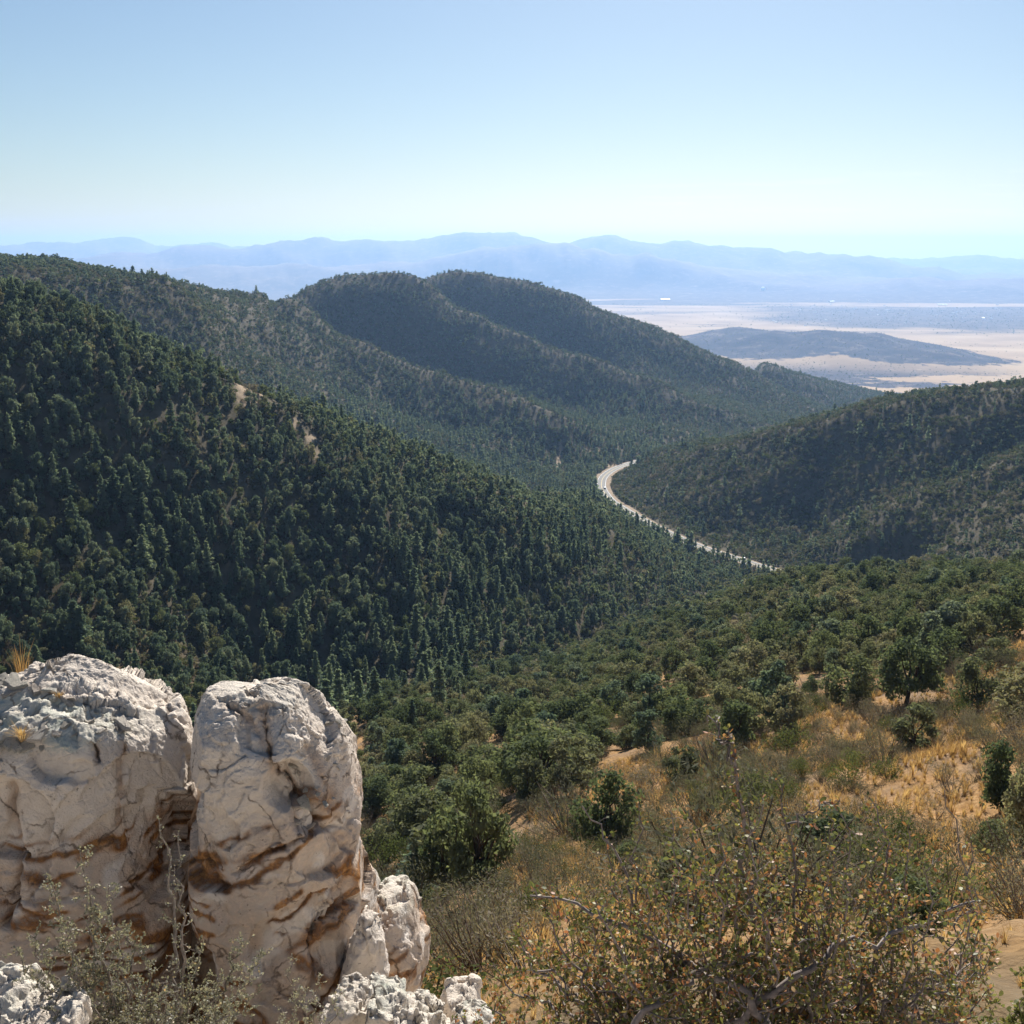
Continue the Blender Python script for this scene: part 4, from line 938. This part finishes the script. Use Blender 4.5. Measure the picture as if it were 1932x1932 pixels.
R1 = rock("boulder", "broad flat-topped limestone boulder with grass tufts and loose flakes on its top", 7.2,
  [(1233, 122), (1238, 70), (1252, 28), (1272, -30), (1320, -150), (1400, -230), (1932, -260), (2150, -260)],
  [(1233, 138), (1243, 168), (1268, 220), (1298, 262), (1338, 304), (1375, 338), (1420, 354), (1470, 362), (1600, 368), (1700, 380), (1932, 398), (2150, 400)],
  [(1233, .12), (1262, -.1), (1290, -.36), (1315, -.54), (1335, -.64), (1400, -.69), (1600, -.74), (2150, -.85)],
  [(1233, .2), (1300, .6), (2150, 1.0)], 420, 640, cracks=[([(248, 1400), (240, 1490), (246, 1570), (262, 1625)], 5, .12), ([(8, 1500), (14, 1560), (34, 1620), (30, 1700), (12, 1745)], 6, .12), ([(262, 1620), (330, 1640), (372, 1630)], 6, .05), ([(0, 1695), (80, 1700), (150, 1690), (230, 1660)], 4, .05), ([(60, 1660), (64, 1690)], 3, .05), ([(180, 1400), (188, 1440)], 4, .08)],
  dents=[(292, 1520, 34, 110, .07), (10, 1640, 26, 90, .06), (150, 1460, 30, 26, .06)], strata=(-3.86, .12, .03, 1.0), pale=[(80, 1360, 190, 62, 1.0), (250, 1350, 70, 40, .4)], seed=1)
R2 = rock("boulder", "tall split limestone boulder standing right of the dark fissure", 6.9,
  [(1274, 440), (1279, 412), (1296, 390), (1340, 370), (1400, 363), (1450, 367), (1520, 374), (1600, 383), (1740, 397), (1820, 424), (1932, 448), (2150, 455)],
  [(1274, 446), (1277, 474), (1283, 528), (1294, 574), (1312, 594), (1346, 620), (1390, 644), (1440, 660), (1490, 671), (1550, 679), (1640, 683), (1700, 694), (1780, 704), (1850, 698), (1932, 662), (2150, 650)],
  [(1274, .1), (1283, -.02), (1300, -.18), (1330, -.33), (1370, -.43), (1450, -.5), (1600, -.56), (2150, -.7)],
  [(1274, .16), (1300, .4), (1400, .6), (2150, .9)], 460, 560, cracks=[([(497, 1330), (502, 1390), (512, 1440)], 7, .13), ([(430, 1330), (470, 1350), (500, 1400), (520, 1470)], 5, .05), ([(590, 1770), (600, 1830), (592, 1880)], 4, .05), ([(395, 1660), (440, 1650), (500, 1610), (590, 1580), (660, 1560)], 5, .05), ([(610, 1400), (628, 1470), (650, 1540), (664, 1600)], 6, .06), ([(640, 1740), (660, 1700), (684, 1690)], 5, .07), ([(540, 1470), (600, 1520), (622, 1560)], 7, .08)],
  dents=[(555, 1480, 52, 52, .20), (590, 1540, 44, 40, .13), (475, 1300, 16, 18, .06), (640, 1600, 18, 60, .06), (622, 1790, 30, 70, .07)], strata=(-3.0, .125, -.34, 1.1), pale=[(560, 1480, 60, 60, .35), (500, 1300, 110, 40, .25)], seed=2, lumps=.09)
R3 = rock("boulder", "rounded pale-topped boulder low on the right of the tall split boulder", 7.7,
  [(1667, 735), (1674, 716), (1690, 704), (1760, 694), (1932, 680), (2100, 680)], [(1667, 752), (1676, 770), (1700, 783), (1740, 795), (1785, 804), (1830, 803), (1900, 792), (2100, 800)],
  [(1667, .2), (1690, -.1), (1740, -.32), (1932, -.45), (2100, -.5)], [(1667, .3), (1740, .5), (2100, .6)], 170, 220, strata=(-4.55, .15, -.5, 1.1), pale=[(740, 1690, 60, 40, .8)], seed=3, lumps=.05)
R4 = rock("boulder", "small knob of rock wedged between the tall and the rounded boulders", 7.9,
  [(1634, 686), (1645, 676), (1700, 668), (2000, 668)], [(1634, 696), (1646, 705), (1680, 716), (1720, 722), (2000, 722)], [(1634, .05), (1660, -.15), (2000, -.2)], [(1634, .15), (2000, .4)], 90, 120, seed=4, lumps=.03, palebase=.5)
R5 = rock("boulder", "grey upright slab leaning on the tall boulder's foot", 6.55,
  [(1712, 682), (1740, 668), (1790, 656), (1850, 645), (1932, 640), (2100, 640)], [(1712, 690), (1735, 704), (1780, 722), (1830, 730), (1880, 722), (1932, 712), (2100, 712)], [(1712, .05), (1750, -.12), (2100, -.3)], [(1712, .15), (2100, .4)], 120, 160, seed=5, lumps=.04)
rock("boulder", "dark wedged block filling the bottom of the fissure between the two big boulders", 7.5, [(1440, 352), (1460, 330), (1600, 325), (2100, 325)], [(1440, 368), (1460, 392), (1600, 425), (2100, 470)], [(1440, .05), (1500, -.1), (2100, -.25)], [(1440, .12), (2100, .4)], 90, 120, seed=31, lumps=.05, strata=(-3.2, .11, .1, 1.0))
R6 = rock("boulder", "pointed pale rock at the bottom edge below the grey slab", 5.7,
  [(1846, 668), (1862, 648), (1890, 622), (1932, 606), (2080, 590)], [(1846, 676), (1858, 694), (1880, 704), (2080, 712)], [(1846, .05), (1880, -.2), (2080, -.35)], [(1846, .12), (2080, .35)], 120, 170, seed=6, lumps=.04, palebase=.35)
for i, (lab, y0, L, R, tp, dep) in enumerate([
  ("pale wedge-shaped rock with green lichen at the bottom edge, first right of the pointed rock", 5.5, 690, 772, 1838, .3),
  ("low pale rock between the lichen wedge and the pinkish block at the bottom edge", 5.7, 760, 838, 1866, .25),
  ("pinkish block on top of the low pale rocks at the bottom edge", 6.0, 842, 900, 1852, .22),
  ("jagged pale rock at the right end of the bottom rock row", 5.6, 852, 934, 1888, .28),
  ("squat grey rock at the bottom edge in front of the lichen wedge", 5.2, 732, 812, 1900, .2)]):
    w = R - L; m = (L + R) / 2 + w * (-.15, .1, 0, -.1, .05)[i]
    rock("boulder", lab, y0, [(tp, m - 5), (tp + .10 * w, m - .28 * w), (tp + .5 * w, L + 4), (tp + 1.1 * w, L - 4), (2100, L - 8)], [(tp, m + 5), (tp + .14 * w, m + .3 * w), (tp + .45 * w, R - 5), (tp + 1.1 * w, R + 3), (2100, R + 6)],
         [(tp, .08), (tp + .5 * w, -dep * .8), (2100, -dep)], [(tp, .14), (2100, dep)], 100, 140, seed=7 + i, lumps=.05, palebase=(.95, .7, .1, .75, .5)[i], expo=3.6)
for i, (lab, L, R, tp) in enumerate([("pale lumpy rock in the lower left corner", -110, 104, 1812), ("dark-sided rock right of the pale lumpy rock in the lower left corner", 52, 150, 1886)]):
    w = R - L; m = (L + R) / 2 - .1 * w
    rock("boulder", lab, 4.7 - .2 * i, [(tp, m - 6), (tp + .08 * w, m - .3 * w), (tp + .4 * w, L), (2080, L - 8)], [(tp, m + 6), (tp + .1 * w, m + .28 * w), (tp + .42 * w, R - 8), (tp + w, R + 3), (2080, R + 6)],
         [(tp, .1), (tp + .4 * w, -.28), (2080, -.4)], [(tp, .2), (2080, .4)], 120, 180, seed=20 + i, lumps=.06, palebase=.6 - .3 * i)

# loose stones lying on the two big boulders
def flake(seed, L, W, T):
    r = np.random.default_rng(seed); n = 7; th = np.sort(r.uniform(0, 6.28, n)); rr = r.uniform(.7, 1.1, n)
    a = np.stack([L * rr * np.cos(th), W * rr * np.sin(th), np.full(n, T)], 1) * (1, 1, 1); a[:, 2] += r.normal(0, .25 * T, n)
    b = a * (1.12, 1.12, 0); b[:, 2] = r.normal(0, .1 * T, n) - .3 * T
    v = np.concatenate([a * (.93, .93, 1), a * (1.06, 1.06, .45), b, [[0, 0, T * 1.15], [0, 0, -T]]]); k = np.arange(n); k2 = (k + 1) % n
    f = np.concatenate([np.stack([k + n, k2 + n, k2], 1), np.stack([k + n, k2, k], 1), np.stack([k + 2 * n, k2 + 2 * n, k2 + n], 1), np.stack([k + 2 * n, k2 + n, k + n], 1), np.stack([k, k2, np.full(n, 3 * n)], 1), np.stack([k2 + 2 * n, k + 2 * n, np.full(n, 3 * n + 1)], 1)])
    return v, f
FL = []
for q in range(8):
    v, f = flake(400 + q, 1, .62 + .05 * (q % 4), .16 + .05 * (q % 3)); nn = len(v)
    FL.append(mesh_from("flake", v, [f], [M_rock], attrs={"rust": ('POINT', np.full(nn, .12 * (q % 3))), "white": ('POINT', np.full(nn, .1)), "pale": ('POINT', np.full(nn, .25 + .75 * (q % 2)))}))
from mathutils import Vector
def strew(Rk, boxes, n, smin, smax, name, label, group, seed):
    o, P, N, X, Y = Rk; r = np.random.default_rng(seed); ok = np.zeros(X.shape, bool)
    for (ex, ey, ax, ay) in boxes: ok |= ((X - ex) / ax) ** 2 + ((Y - ey) / ay) ** 2 < 1
    ok &= (N[..., 2] > .25) & (P[..., 1] < P[..., 1].mean() + .9); ii = np.argwhere(ok)
    if not len(ii): return
    for k in range(n):
        a, b = ii[r.integers(len(ii))]; s = smin * (smax / smin) ** (r.uniform() ** 1.6)
        q = bpy.data.objects.new(name, FL[int(r.integers(8))]); COL.objects.link(q)
        nrm = Vector(unit(N[a, b] + (0, 0, .8) + .25 * r.normal(size=3))); q.rotation_mode = 'QUATERNION'
        q.rotation_quaternion = nrm.to_track_quat('Z', 'Y') @ Vector((0, 0, 1)).rotation_difference(Vector((0, 0, 1)))
        q.rotation_mode = 'XYZ'; q.rotation_euler.rotate_axis('Z', r.uniform(0, 6.28)); q.scale = (s, s, s)
        q.location = P[a, b] + np.array(N[a, b]) * s * .12
        tag(q, label, "stone", group)
strew(R1, [(90, 1350, 150, 60), (20, 1330, 60, 70)], 70, .025, .095, "rock_flake", "loose pale lichen-green flake of stone on the flat-topped boulder", "loose flakes on the flat-topped boulder", 1)
strew(R2, [(560, 1490, 62, 60), (600, 1560, 40, 40)], 30, .02, .07, "stone", "small broken stone on the ledge of the tall split boulder", "rubble on the ledge of the tall boulder", 2)
strew(R2, [(640, 1450, 26, 100)], 16, .02, .05, "rust_stone", "small rusty stone chip on the right shoulder of the tall boulder", "rusty chips on the tall boulder", 3)

# dry grass tufts growing on the flat-topped boulder
def tuft_on(Rk, X0, Y0, H, n, w, spread, label, seed):
    o, P, N, X, Y = Rk; q = (X - X0) ** 2 + (Y - Y0) ** 2 + 1e5 * (N[..., 2] < .1); a, b = np.unravel_index(np.argmin(q), q.shape)
    v, f = tuft_shape(seed, H, n, w, spread); g = link("grass_tuft", mesh_from("grass_tuft", v, [f], [M_drygrass])); g.location = P[a, b] - (0, 0, .02); tag(g, label, "grass")
tuft_on(R1, 40, 1282, .42, 60, .0032, .28, "tall golden tuft of dry grass on the crest of the flat-topped boulder", 51)
tuft_on(R1, 40, 1392, .14, 90, .003, 1.1, "low spreading tuft of dry grass at the front lip of the flat-topped boulder", 52)
tuft_on(R1, 118, 1305, .09, 40, .0028, 1.0, "tiny tuft of dry grass among the flakes of the flat-topped boulder", 53)
# ------------------------------------------------------------------ foreground shrubs
M_leafL = leaf_material("small_shrub_leaf", [(0, (.15, .15, .115)), (.4, (.25, .245, .19)), (.7, (.35, .335, .27)), (.88, (.42, .33, .23)), (1, (.46, .27, .13))], .38, True, .02)
M_leafR = leaf_material("leathery_leaf", [(0, (.08, .09, .03)), (.3, (.15, .165, .05)), (.5, (.26, .24, .08)), (.66, (.32, .19, .085)), (.86, (.37, .14, .065)), (1, (.56, .42, .30))], .40, True, .035)
def leaves(C, D, N, S, wid, r):
    n = len(C); D = unit(D); N = unit(N - (N * D).sum(1)[:, None] * D); B = np.cross(N, D); S = S[:, None]; W = S * wid
    p = [C, C + D * S * .35 + B * W * .42, C + D * S * .72 + B * W * .5 - N * S * .05, C + D * S - N * S * .10, C + D * S * .72 - B * W * .5 - N * S * .05, C + D * S * .35 - B * W * .42]
    return np.stack(p, 1).reshape(-1, 3), np.arange(6 * n).reshape(n, 6)
class Shrub:
    def __init__(s, seed, leaf, wid, gap, side, tw): s.r = np.random.default_rng(seed); s.tk = Bag(); s.C = []; s.D = []; s.S = []; s.leaf = leaf; s.wid = wid; s.gap = gap; s.side = side; s.tw = tw
    def leafy(s, path, dens=1.0):
        r = s.r; L = np.linalg.norm(np.diff(path, axis=0), axis=1).sum(); n = max(1, int(L / s.gap * dens)); u = r.uniform(.12, 1.02, n) * (len(path) - 1)
        i = np.minimum(u.astype(int), len(path) - 2); P = path[i] + (path[i + 1] - path[i]) * (u - i)[:, None]; T = unit(path[i + 1] - path[i])
        s.C.append(P); s.D.append(T * .5 + .8 * r.normal(size=(n, 3)) + (0, 0, .25)); s.S.append(s.leaf * r.uniform(.55, 1.2, n))
    def twig(s, p, d, L, rad_, lvl, dens):
        r = s.r; n = 5; path = [np.array(p)]; d = unit(np.array(d))
        for k in range(n - 1):
            d = unit(d + .2 * r.normal(size=3) + (0, 0, .05)); path.append(path[-1] + d * L / (n - 1))
        path = np.array(path); s.tk.add(*tube(path, np.linspace(rad_, rad_ * .45, n), 4))
        if lvl > 0:
            for k in range(int(s.side[1] * L / .1 + r.uniform(0, 1))):
                u = r.uniform(.2, .95) * (n - 1); i = int(u); q = path[i] + (path[i + 1] - path[i]) * (u - i)
                s.twig(q, d * .8 + unit(r.normal(size=3)) * .9, L * r.uniform(.25, .55), rad_ * .6, lvl - 1, dens)
        s.leafy(path, dens)
    def stem(s, px, r0, r1, bare=0.0, dens=1.0, sl=(.10, .30), every=None, u0=.25):
        """px: (X, Y, d) from foot to tip"""
        r = s.r; P = np.array([on_plane3(*q) for q in px]); path = spline(P, 22)
        path[1:-1] += .012 * r.normal(size=path[1:-1].shape); n = len(path)
        s.tk.add(*tube(path, np.linspace(r0, r1, n), 6)); L = np.linalg.norm(np.diff(path, axis=0), axis=1).sum()
        k = int(L / (every or s.side[0]))
        for u in np.linspace(u0, .98, max(1, k)):
            if r.uniform() < bare: continue
            x = u * (n - 1); i = int(x); q = path[i] + (path[min(i + 1, n - 1)] - path[i]) * (x - i); T = unit(path[min(i + 1, n - 1)] - path[i])
            l = r.uniform(*sl) * (1.15 - .75 * u); d = T * .75 + unit(r.normal(size=3) * (1, 1, .6)) * 1.0
            s.twig(q, d, l, max(r1 * .8, (r0 + (r1 - r0) * u) * .4), 1, dens)
        s.leafy(path[int(n * max(u0, .45)):], dens * .6 * (1 - bare))
    def build(s, name, label, mat, tone):
        r = s.r; o = bpy.data.objects.new(name, None); COL.objects.link(o); tag(o, label, "shrub")
        v, f, _ = s.tk.get(); base = v[v[:, 2].argmin()].copy(); o.location = base
        k = link("branches", mesh_from("branches", v - base, [f], [s.tw], smooth=True), o)
        C = np.concatenate(s.C); n = len(C); v, f = leaves(C - base, np.concatenate(s.D), r.normal(size=(n, 3)) + (0, 0, .5), np.concatenate(s.S), s.wid, r)
        tn = np.repeat(np.clip(tone(r, n), 0, 1), 6)
        link("leaves", mesh_from("leaves", v, [f], [mat], attrs={"tone": ('POINT', tn)}), o)
        print(name, "leaves", n)
def on_plane3(X, Y, y0):
    x, z = on_plane(X, Y, y0); return np.array([float(x), y0, float(z)])
M_twigL = simple("dark_twig_bark", (.19, .16, .135), .9, .4, 40); M_twigR = simple("grey_twig_bark", (.20, .16, .14), .75, .45, 40, .35)
# left: small-leaved shrub in front of the flat-topped boulder
S = Shrub(61, .0155, .55, .0042, (.034, 1.5), M_twigL); r = S.r
for px in ([(330, 2080, 4.9), (335, 1880, 4.9), (330, 1720, 4.95), (318, 1625, 5.0), (300, 1545, 5.0)], [(320, 2080, 4.8), (345, 1800, 4.8), (338, 1650, 4.85), (336, 1570, 4.9)]):
    S.stem(px, .014, .003, .30, .40, (.05, .17))
for tip, n in (((92, 1655), 1), ((150, 1600), 1), ((205, 1668), 1), ((55, 1762), 1), ((30, 1790), 1), ((115, 1745), 1), ((455, 1772), 1), ((488, 1800), 1), ((420, 1840), 1), ((470, 1885), 1), ((240, 1745), 1), ((180, 1720), 1), ((275, 1790), 1), ((130, 1830), 1), ((380, 1770), 1), ((400, 1905), 1), ((200, 1850), 1), ((310, 1860), 1), ((90, 1900), 1), ((250, 1900), 1), ((350, 1930), 1)):
    b = 300 + .12 * (tip[0] - 280); dd = r.uniform(4.5, 5.1)
    S.stem([(b, 2080, 4.8), (b + .45 * (tip[0] - b), 1960 - .12 * (1932 - tip[1]), (4.8 + dd) / 2), (tip[0] - .12 * (tip[0] - b), tip[1] + .22 * (1932 - tip[1]) + 20, dd), (tip[0], tip[1], dd)], .011, .002, .05, 1.0, (.06, .2))
S.build("small_leaved_shrub", "grey-green small-leaved shrub with a dark upright twig in front of the flat-topped boulder", M_leafL, lambda r, n: r.beta(1.7, 2.2, n))
S = Shrub(62, .015, .5, .006, (.04, 1.3), M_twigL)
for tip in ((548, 1805), (602, 1838), (575, 1862), (640, 1862), (530, 1900), (610, 1905), (560, 1930)):
    b = 575 + .15 * (tip[0] - 575); S.stem([(b, 2060, 5.0), (b + .5 * (tip[0] - b), 1965, 5.0), (tip[0], tip[1], 5.0)], .006, .0015, .1, .9, (.05, .13))
S.build("small_leaved_shrub", "little yellow-green bush at the foot of the tall split boulder", M_leafL, lambda r, n: .25 + .6 * r.beta(1.5, 1.6, n))
# right: leathery red-tinged shrub close to the viewer
S = Shrub(63, .0185, .52, .0058, (.040, 2.1), M_twigR); r = S.r; tn = lambda r, n: r.beta(1.1, 1.3, n)
S.stem([(1436, 2080, 3.0), (1425, 1850, 3.0), (1408, 1640, 3.0), (1393, 1500, 3.0), (1384, 1430, 3.0), (1372, 1385, 3.0)], .016, .004, .05, 1.1, (.04, .13))
S.stem([(1384, 1432, 3.0), (1362, 1380, 2.98), (1334, 1345, 2.98)], .004, .0018, .6, .3, (.03, .06))
S.stem([(1530, 2080, 2.9), (1512, 1800, 2.9), (1494, 1640, 2.95), (1476, 1545, 3.0), (1478, 1478, 3.0)], .010, .0025, .15, .85, (.04, .13))
S.stem([(1490, 1560, 2.96), (1540, 1530, 2.95), (1585, 1508, 2.95)], .004, .0015, .3, .6, (.03, .08))
S.stem([(1228, 2060, 3.2), (1216, 1850, 3.2), (1200, 1700, 3.2), (1200, 1560, 3.2), (1205, 1515, 3.2)], .009, .002, .2, .6, (.03, .1))
S.stem([(1235, 1960, 3.1), (1205, 1790, 3.1), (1180, 1650, 3.1), (1148, 1575, 3.1), (1098, 1520, 3.1)], .009, .002, .75, .1, (.05, .12))
S.stem([(1560, 2060, 3.1), (1600, 1850, 3.1), (1660, 1690, 3.1), (1690, 1590, 3.1), (1640, 1505, 3.1)], .009, .002, .1, .7, (.04, .14))
S.stem([(1600, 2060, 3.2), (1680, 1800, 3.2), (1720, 1660, 3.2), (1712, 1560, 3.2)], .009, .002, .1, .8, (.05, .14))
S.stem([(1700, 2060, 3.3), (1790, 1850, 3.3), (1838, 1730, 3.3), (1822, 1620, 3.3), (1790, 1545, 3.3), (1782, 1490, 3.3)], .007, .0015, .75, .08, (.04, .1))
S.stem([(1300, 2060, 2.8), (1430, 1890, 2.8), (1560, 1790, 2.85), (1700, 1760, 2.9), (1840, 1700, 3.0)], .017, .003, .1, .9, (.08, .22))
S.stem([(1560, 2060, 2.7), (1370, 1850, 2.8), (1200, 1760, 2.9), (1100, 1710, 3.0), (1000, 1690, 3.0)], .016, .003, .1, .9, (.08, .22))
S.stem([(1120, 2020, 2.7), (1250, 1890, 2.75), (1330, 1830, 2.8), (1450, 1800, 2.8), (1540, 1770, 2.8)], .013, .0015, .1, .9, (.08, .2))
topX = [915, 960, 1050, 1130, 1250, 1330, 1420, 1520, 1620, 1700, 1790, 1860, 1932]; topY = [1850, 1735, 1665, 1690, 1640, 1590, 1570, 1590, 1640, 1660, 1700, 1735, 1800]
for k in range(66):
    X = r.uniform(905, 1900) if k < 56 else r.uniform(1000, 1932); Y = np.interp(X, topX, topY) + (r.uniform(0, 60) if k < 34 else r.uniform(50, 330)); dd = r.uniform(2.6, 3.5)
    b = 1420 + .42 * (X - 1420); m1 = b + .5 * (X - b) + r.normal(0, 20)
    S.stem([(b, 2090, 2.95), (m1, 2000 - .35 * (2000 - Y), (2.95 + dd) / 2), (X - .1 * (X - b), Y + .25 * (2000 - Y), dd), (X, Y, dd)], .009, .002, .06, .74, (.07, .2), u0=.2)
for k in range(26):
    X = r.uniform(1040, 1880); Y = r.uniform(1500, 1680) + 90 * abs((X - 1450) / 420) ** 1.5; dd = r.uniform(2.7, 3.4); b = 1430 + .5 * (X - 1430)
    S.stem([(b, 2070, 2.95), (b + .55 * (X - b) + r.normal(0, 15), 1860, (2.95 + dd) / 2), (X - .08 * (X - b) + r.normal(0, 12), Y + 110, dd), (X, Y, dd)], .007, .0015, .1, .42, (.06, .17), u0=.3)
S.build("leathery_shrub", "large red-tinged leathery-leaved shrub with grey crooked branches at the lower right", M_leafR, tn)
S = Shrub(64, .022, .6, .008, (.05, 1.4), M_twigR); r = S.r
for k in range(12):
    X = r.uniform(1840, 1990); Y = r.uniform(1800, 1960); S.stem([(1930, 2090, 3.6), (1930 + .5 * (X - 1930), 2000, 3.6), (X, Y, 3.6)], .006, .0015, .05, 1.0, (.06, .18))
S.build("leathery_shrub", "low yellow-green shrub filling the lower right corner", M_leafR, lambda r, n: .15 + .4 * r.beta(1.3, 1.6, n))
S = Shrub(65, .02, .6, .008, (.05, 1.4), M_twigR); r = S.r
for k in range(12):
    X = r.uniform(870, 1010); Y = r.uniform(1850, 1975); S.stem([(960, 2090, 4.2), (960 + .5 * (X - 960), 2000, 4.2), (X, Y, 4.2)], .006, .0015, .05, 1.0, (.06, .18))
S.build("leathery_shrub", "low sprawling shrub between the bottom rocks and the large red-tinged shrub", M_leafR, lambda r, n: r.beta(1.1, 1.2, n))

# ------------------------------------------------------------------ vehicles on the road
M_glass = simple("dark_glass", (.03, .035, .04), .15, .1, 2, .6); M_tyre = simple("tyre_rubber", (.02, .02, .02), .9, .1, 2)
def hull(name, sec, mat):
    """lofted body: sections along x of (half width, z low, z high, inset at top)"""
    v, n = [], len(sec)
    for x, w, z0, z1, ins in sec: v += [(x, -w, z0), (x, -w, (z0 + z1) / 2), (x, -w + ins, z1), (x, w - ins, z1), (x, w, (z0 + z1) / 2), (x, w, z0)]
    return mesh_from(name, v, [grid_faces(n, 6, True), np.array([[0, 1, 2, 3, 4, 5], [6 * n - 1 - k for k in range(6)]])], [mat])
def wheel_mesh():
    v, f = tube([(0, -.1, 0), (0, .1, 0)], [.34, .34], 14); b = Bag(); b.add(v, f); k = np.arange(14)
    return mesh_from("wheel", v, [f, np.array([k[::-1], k + 14])], [M_tyre])
WHEEL = wheel_mesh()
def car(u, side, col, label):
    i = int(u * (len(ROAD) - 1)); T = unit(ROAD[i + 1] - ROAD[i - 1]); nrm = np.array([-T[1], T[0], 0]); o = bpy.data.objects.new("car", None); COL.objects.link(o)
    o.location = ROAD[i] + nrm * side + (0, 0, .055); o.rotation_euler = (0, -math.asin(T[2]), math.atan2(T[1], T[0])); tag(o, label, "car", "cars on the canyon road")
    m = simple("car_paint", col, .35, .03, 1, .5)
    link("body", hull("body", [(-2.2, .78, .45, .85, .05), (-2.1, .86, .3, .98, .06), (-1.2, .9, .25, 1.0, .06), (.9, .9, .25, .98, .06), (1.9, .86, .28, .82, .08), (2.2, .74, .4, .68, .06)], m), o)
    link("cabin", hull("cabin", [(-1.95, .76, .95, 1.0, .05), (-1.45, .78, .95, 1.46, .14), (.15, .78, .95, 1.48, .14), (.95, .76, .94, .99, .05)], M_glass), o)
    link("roof", hull("roof", [(-1.5, .6, 1.44, 1.47, .06), (-1.3, .62, 1.46, 1.52, .06), (0, .62, 1.47, 1.53, .06), (.2, .6, 1.44, 1.48, .06)], m), o)
    for x in (-1.35, 1.35):
        for y in (-.82, .82): w = link("wheel", WHEEL, o); w.location = (x, y, .34)
car(.545, 2.2, (.05, .05, .06), "dark car on the outer side of the road's bend"); car(.66, -2.2, (.75, .75, .75), "white car beyond the bend of the road")
car(.30, 2.2, (.8, .8, .8), "white car on the straight road below the cut bank"); car(.17, -2.1, (.7, .7, .72), "pale car on the straight road nearest the near wooded spur")

# ------------------------------------------------------------------ buildings far out on the plain
M_bwall = simple("pale_wall", (.72, .70, .66), .8, .06, .1); M_broof = simple("bright_roof", (.82, .82, .80), .5, .04, .1, .5); M_broof2 = simple("grey_roof", (.45, .42, .39), .7, .1, .1)
def gable(name, L, W, H, R, mw, mr):
    v = [(-L, -W, 0), (L, -W, 0), (L, W, 0), (-L, W, 0), (-L, -W, H), (L, -W, H), (L, W, H), (-L, W, H), (-L, 0, H + R), (L, 0, H + R)]
    e = .06 * W; rf = [(-L - e, -W - e, H - .1), (L + e, -W - e, H - .1), (L + e, 0, H + R + .25), (-L - e, 0, H + R + .25), (-L - e, W + e, H - .1), (L + e, W + e, H - .1)]
    f4 = [(0, 1, 5, 4), (1, 2, 6, 5), (2, 3, 7, 6), (3, 0, 4, 7), (3, 2, 1, 0), (10, 11, 12, 13), (13, 12, 15, 14)]; f3 = [(4, 8, 7), (5, 6, 9)]
    return mesh_from(name, v + rf, [np.array(f4), np.array(f3)], [mw, mr], [0, 0, 0, 0, 0, 1, 1, 0, 0])
def building(name, X, Y, d, L, W, H, R, rz, label, cat, group=None, mr=None):
    a, _ = azt(X, Y); x, y = d * math.sin(a), d * math.cos(a); o = link(name, gable(name, L, W, H, R, M_bwall, mr or M_broof)); o.location = (x, y, float(ground_z(x, y)) - .5); o.rotation_euler = (0, 0, rz); tag(o, label, cat, group); return o
building("warehouse", 1255, 553, 11000, 42, 30, 12, 6, .1, "long bright white warehouse on the plain, beyond the far hump's right slope", "warehouse")
building("warehouse", 510, 553, 9800, 16, 14, 10, 5, .3, "small bright building in the gap left of the rounded hump", "building")
building("warehouse", 1570, 545, 11000, 26, 20, 8, 4, .4, "white-roofed shed right of the pale plain's middle", "shed")
building("warehouse", 1780, 547, 10800, 40, 20, 7, 4, -.2, "long low white-roofed shed above the far town", "shed")
v, f = [], []
b = Bag(); th = np.linspace(0, math.pi / 2, 8); R_ = 26
v2, f2 = tube(np.stack([np.zeros(10), np.zeros(10), np.r_[0, 16, 16 + 18 * np.sin(th[1:]), 34.2]], 1)[:10], np.r_[R_, R_, R_ * np.cos(th[1:]) + .1, .05], 20)
tk = link("storage_dome", mesh_from("storage_dome", v2, [f2], [M_broof], smooth=True)); a, _ = azt(1440, 537); x, y = 12300 * math.sin(a), 12300 * math.cos(a); tk.location = (x, y, float(ground_z(x, y))); tag(tk, "round white dome tank at the foot of the far mountains", "tank")
r = np.random.default_rng(9)
for k in range(60):
    X = r.uniform(1430, 1925); d = r.uniform(7600, 11500); s = r.uniform(.6, 1.3)
    building("house", X, 560, d, 9 * s, 6 * s, 4, 2.5, r.uniform(0, 3.1), "tiny pale-roofed house of the far town on the plain", "house", "houses of the far town", M_broof if r.uniform() < .15 else M_broof2)
for k, lab in enumerate(("tan dirt clearing among the trees left of the bend", "tan dirt clearing above the bend of the road")):
    pass
